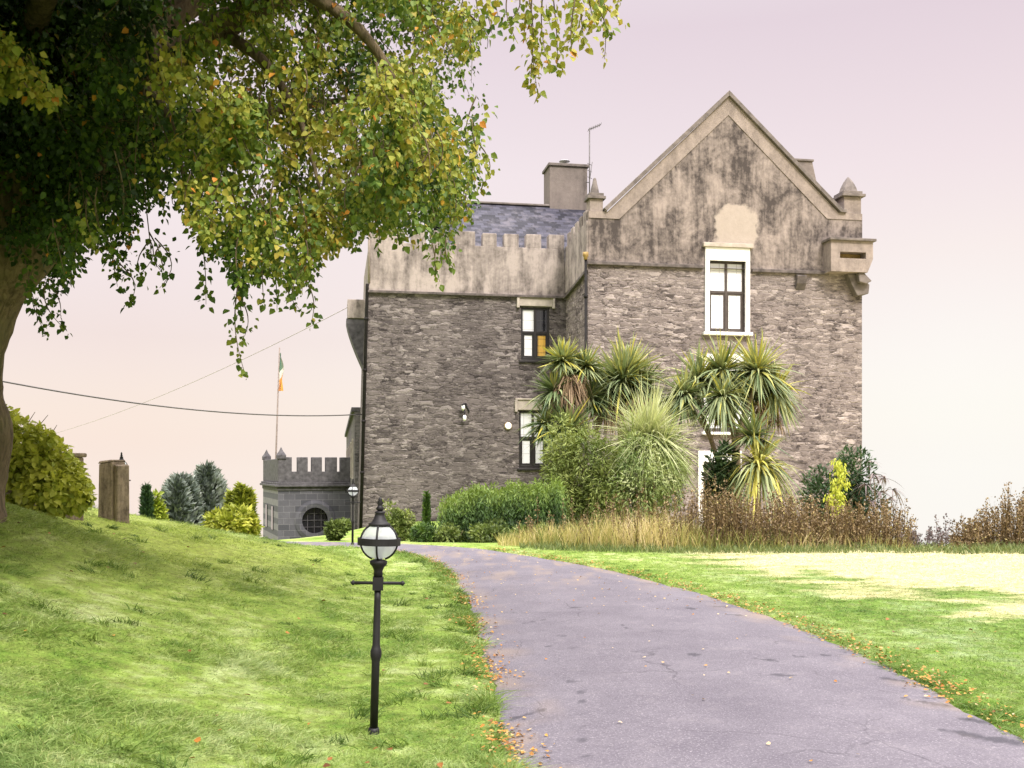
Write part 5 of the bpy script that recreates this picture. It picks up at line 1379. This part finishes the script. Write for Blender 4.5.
# low green grass at the foot of the strip
x, X_, D_, Z_ = strip_xy(9000, 520, 1080, 19.3, 21.0)
H = RNG.uniform(.07, .26, len(x)) * (.6 + .8 * fbm(xy3(X_, D_, 2.2), 2)); d = np.stack([RNG.normal(0, .25, len(x)), RNG.normal(0, .25, len(x)), np.ones(len(x))], -1)
dv = np.stack([RNG.normal(0, .3, len(x)) * H, RNG.normal(0, .3, len(x)) * H, -.2 * H], -1)
M['rank'] = foliage_mat('rank_grass', [(0, (.04, .07, .02)), (.5, (.12, .16, .05)), (1, (.28, .29, .13))], .3)
gg = ribbons('rank_grass', np.stack([X_, D_, Z_ - .02], -1), d, H, RNG.uniform(.010, .02, len(x)), dv, M['rank'], None, 3, np.clip(RNG.normal(.5, .2, len(x)), 0, 1), side=rdir(len(x), -.1, .1))
tag(gg, 'rank green grass at the far edge of the right lawn', 'grass', kind='stuff')

def dock_arrays(X_, D_, Z_, H, seeds=44, spread=.05):
    """stems (ribbon arrays) and seed husks for dock-like dead weeds"""
    n = len(X_); base = np.stack([X_, D_, Z_ - .05], -1)
    d = unit(np.stack([RNG.normal(0, .10, n), RNG.normal(0, .10, n), np.ones(n)], -1))
    s = RNG.uniform(.12, 1.03, (n, seeds)); r = spread * (1.25 - s) * 1.6
    a = RNG.uniform(0, 6.283, (n, seeds))
    p = base[:, None] + d[:, None] * (H[:, None] * s)[..., None] + np.stack([np.cos(a) * r, np.sin(a) * r, 0 * a], -1) * RNG.uniform(.3, 1.3, (n, seeds, 1))
    return base, d, p.reshape(-1, 3)
def dock_mesh(prefix, base, d, H, husk, parent, mat, tb=.45, hs=.04, stuff=None):
    n = len(base); dv = RNG.normal(0, .03, (n, 3)) * H[:, None]
    # stems have two crossed blades so they keep a width from every side
    b2 = np.concatenate([base, base]); d2 = np.concatenate([d, d]); H2 = np.concatenate([H, H]); v2 = np.concatenate([dv, dv])
    sd = rdir(n, -.05, .05); s2 = np.concatenate([sd, np.cross(sd, np.array([0, 0, 1.0]))])
    ts = np.clip(RNG.normal(tb - .08, .18, n), 0, 1)
    st = ribbons(prefix[0], b2, d2, H2, np.full(2 * n, .026), v2, mat, parent, 3, np.concatenate([ts, ts]), side=s2)
    L = hs * RNG.uniform(.6, 1.5, len(husk))
    hk = leaves(prefix[1], husk, RNG.normal(0, .5, husk.shape) + np.array([0, 0, .5]), RNG.normal(0, 1, husk.shape), L, L * .7, mat, parent if parent is not None else st, np.clip(RNG.normal(tb + .05, .2, len(husk)), 0, 1))
    return st, hk
x, X_, D_, Z_ = strip_xy(1150, 520, 912, 20.2, 22.4)
dens = np.interp(x, [520, 600, 685, 700, 880, 900, 912], [.05, .16, .34, .95, .95, .6, .35]); k = RNG.random(len(x)) < dens; x, X_, D_, Z_ = x[k], X_[k], D_[k], Z_[k]
H = np.interp(x, [520, 600, 690, 735, 800, 880, 912], [.9, 1.1, 1.3, 1.32, 1.15, 1.1, .8]) * RNG.uniform(.5, 1.08, len(x)) * (.72 + .5 * vnoise(xy3(X_, D_, 1.7)))
base, d, husk = dock_arrays(X_, D_, Z_, H)
st, hk = dock_mesh(('dead_weeds', 'seed_heads'), base, d, H, husk, None, M['dock'], .45)
tag(st, 'dense brown dead dock stems with seed heads before the castle', 'weeds', kind='stuff'); hk['kind'] = 'stuff'
# separate taller weeds at the right edge and the sparse ones in the gap
WG = 'tall dead weeds at the right edge of the lawn'
places = ['in the sparse gap right of the castle garden', 'in the clump at the right edge']
specs = []
for k in range(9): specs.append((RNG.uniform(903, 950), RNG.uniform(20.3, 21.6), RNG.uniform(510, 535), 3, .5))
for k in range(26):
    xx = 952 + (k + RNG.random()) * 96 / 26; specs.append((xx, RNG.uniform(20.0, 21.8), np.interp(xx, [950, 975, 1000, 1048], [522, 505, 482, 468]) + RNG.uniform(0, 26), 7, .45))
for (xx, Dk, yt, ns, tb) in specs:
    cx = (xx - 512) * Dk / F; z0 = gh(cx, Dk); Ht = max(.35, EYE + (HY - yt) * Dk / F - z0)
    lab = 'small sparse dead weed against the white sky right of the castle' if xx < 951 else ('tall dense brown dead weed standing at the right edge of the lawn' if xx > 985 else 'medium brown dead weed left of the tallest clump')
    o = empty('dead_weed', (cx, Dk, z0), 0, lab, 'weed', WG + (', sparse' if xx < 951 else ', tall' if xx > 985 else ', medium'))
    a = RNG.normal(0, .10, ns); bq = RNG.normal(0, .10, ns); Hs = Ht * RNG.uniform(.6, 1.0, ns); Hs[0] = Ht
    base, d, husk = dock_arrays(a, bq, np.zeros(ns), Hs, 60, .055)
    dock_mesh(('stems', 'seed_heads'), base, d, Hs, husk, o, M['dock'] if xx > 951 else M['purple'], tb, .042)
# small pale thistle at the foot of the right clump
# ------------------------------------------------------------------ overhead lines
def wire(name, a, b, sag, rad, mat, label, n=24):
    t = np.linspace(0, 1, n); m = MB()
    m.tube([a * (1 - q) + b * q - np.array([0, 0, sag * 4 * q * (1 - q)]) for q in t], rad, 5)
    return tag(m.build(name, mat), label, 'cable')
e1 = np.array(cworld(lean(3.9), V1 + 1.0, EYE + (HY - 414) * 40 / F))
wire('cable', px(-10, 379, 26), e1, .38, .022, M['cable'], 'dark sagging overhead cable from the tree to the castle corner')
e2 = np.array(cworld(t0 + .3, tv + .3, tz1 - .15))
wire('cable', px(45, 436, 75), e2, .55, .016, M['thinwire'], 'faint thin wire rising to the corbelled box on the castle', 30)

# ------------------------------------------------------------------ grass blades and fallen leaves
N = 620000
D_ = 3.1 * (25 / 3.1) ** RNG.random(N); a = RNG.uniform(-.60, .60, N); X_ = a * D_
dl = sdist(X_, D_, LEFT_S); dr = -sdist(X_, D_, RIGHT_S)
edge = np.maximum(dl, dr)
k = (edge > -.05 + .08 * RNG.normal(0, 1, N)) & ~((dr > 0) & (D_ > 20.5)) & ~((dl > 0) & (X_ < -12.5))
X_, D_, dl, dr = X_[k], D_[k], dl[k], dr[k]
Z_ = ground_h(X_, D_)
cl = fbm(xy3(X_, D_, 1.7), 3); cl2 = fbm(xy3(X_, D_, 5.5) + 11, 2)
left_ = dl > 0
H = np.where(left_, .024 + .055 * np.clip((cl - .42) * 3.2, 0, 1) * (.4 + 1.2 * cl2), .020 + .025 * cl2)
ed = np.minimum(np.where(left_, dl, 9), np.where(dr > -.2, np.abs(dr), 9))
H = H * (1 + .9 * np.exp(-(np.maximum(ed, 0) / .25) ** 2) * (cl2 > .45)) * RNG.uniform(.6, 1.35, len(H))
H = H * (1 + .02 * D_)
W = (.0034 + .00052 * D_) * RNG.uniform(.7, 1.3, len(H))
flow = 6.283 * fbm(xy3(X_, D_, .8) + 3, 2) * 1.5
d = np.stack([np.cos(flow) * .35 + RNG.normal(0, .75, len(H)), np.sin(flow) * .35 + RNG.normal(0, .75, len(H)), np.full(len(H), .75)], -1)
dv = np.stack([d[:, 0] * H * .45, d[:, 1] * H * .45, -.25 * H], -1)
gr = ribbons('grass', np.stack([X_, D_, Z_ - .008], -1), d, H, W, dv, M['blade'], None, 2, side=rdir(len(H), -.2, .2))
tag(gr, 'short uneven green grass covering both lawns', 'grass', kind='stuff')

# longer darker tufts standing out of the left lawn and along the edges
nt_ = 420
Dt = 3.6 * 5 ** RNG.random(nt_); Xt = RNG.uniform(-.56, .2, nt_) * Dt; dlt = sdist(Xt, Dt, LEFT_S)
k = (dlt > .12) & (fbm(xy3(Xt, Dt, .8) + 2, 2) > .42); Xt, Dt = Xt[k], Dt[k]
i = RNG.integers(45, 200, 150); Xt = np.concatenate([Xt, LEFT_S[i, 0] - np.abs(RNG.normal(.12, .14, 150))]); Dt = np.concatenate([Dt, LEFT_S[i, 1]])
nb = 46; n = len(Xt) * nb; sz = np.repeat(RNG.uniform(.5, 1.25, len(Xt)), nb)
bx_ = np.repeat(Xt, nb) + RNG.normal(0, .05, n) * sz; by_ = np.repeat(Dt, nb) + RNG.normal(0, .035, n) * sz
lean_ = np.repeat(RNG.normal(0, .35, (len(Xt), 2)), nb, 0)
H = RNG.uniform(.06, .15, n) * sz; d = np.stack([lean_[:, 0] + RNG.normal(0, .45, n), lean_[:, 1] + RNG.normal(0, .45, n), np.ones(n)], -1)
M['tuft'] = foliage_mat('tuft_grass', [(0, (.04, .08, .012)), (.5, (.12, .20, .035)), (1, (.28, .34, .08))], .35)
tf = ribbons('grass_tufts', np.stack([bx_, by_, ground_h(bx_, by_) - .01], -1), d, H, RNG.uniform(.004, .009, n) * (.7 + .06 * by_), np.stack([d[:, 0] * H * .5, d[:, 1] * H * .5, -.3 * H], -1), M['tuft'], None, 3, np.clip(np.repeat(RNG.normal(.45, .18, len(Xt)), nb) + RNG.normal(0, .1, n), 0, 1), side=rdir(n, -.2, .2))
tag(tf, 'longer dark green grass tufts in the left lawn and along the drive', 'grass', kind='stuff')

def leaf_field(name, X_, D_, Z_, size, tint, label):
    n = len(X_); a = RNG.uniform(0, 6.283, n)
    ax = np.stack([np.cos(a), np.sin(a), RNG.normal(0, .18, n)], -1); nr = np.stack([RNG.normal(0, .35, n), RNG.normal(0, .35, n), np.ones(n)], -1)
    L = size * RNG.uniform(.6, 1.3, n)
    o = leaves(name, np.stack([X_, D_, Z_], -1), ax, nr, L, L * .75, M['fallen'], None, tint, six=True)
    return tag(o, label, 'leaves', kind='stuff')
n = 4200
i = RNG.integers(30, 215, n); e = LEFT_S[i]; X1 = e[:, 0] + RNG.normal(.0, .10, n); D1 = e[:, 1] + RNG.normal(0, .06, n)
k = fbm(xy3(X1, D1, 1.5), 2) > RNG.uniform(.25, .75, n); X1, D1 = X1[k], D1[k]
i = RNG.integers(60, 215, 2600); e = RIGHT_S[i]; X2 = e[:, 0] + RNG.normal(.06, .09, 2600); D2 = e[:, 1] + RNG.normal(0, .06, 2600)
k = fbm(xy3(X2, D2, 1.2) + 4, 2) > RNG.uniform(.2, .7, 2600); X2, D2 = X2[k], D2[k]
Xs, Ds = np.concatenate([X1, X2]), np.concatenate([D1, D2])
onr = (sdist(Xs, Ds, LEFT_S) < 0) & (-sdist(Xs, Ds, RIGHT_S) < 0)
Zs = np.where(onr, road_h(Xs, Ds) + .012, ground_h(Xs, Ds) + .035)
leaf_field('fallen_leaves', Xs, Ds, Zs, .030, np.clip(RNG.normal(.5, .2, len(Xs)), 0, 1), 'orange fallen leaves along both edges of the drive')
n = 460
D3 = np.concatenate([RNG.uniform(5, 13, 45), RNG.uniform(11, 20, n - 45)]); X3 = RNG.uniform(-2, 3.2, n)
k = (sdist(X3, D3, LEFT_S) < -.1) & (-sdist(X3, D3, RIGHT_S) < -.1); X3, D3 = X3[k], D3[k]
leaf_field('fallen_leaves', X3, D3, road_h(X3, D3) + .012, .028, np.clip(RNG.normal(.72, .22, len(X3)), 0, 1), 'pale and tan leaves scattered on the driveway surface')
n = 170
D4 = 4 * 5 ** RNG.random(n); X4 = RNG.uniform(-.55, .6, n) * D4; k = (sdist(X4, D4, LEFT_S) > .1) | (-sdist(X4, D4, RIGHT_S) > .1); X4, D4 = X4[k], D4[k]
leaf_field('fallen_leaves', X4, D4, ground_h(X4, D4) + .045, .042, np.clip(RNG.normal(.25, .2, len(X4)), 0, 1), 'brown and orange leaves scattered over the lawns')
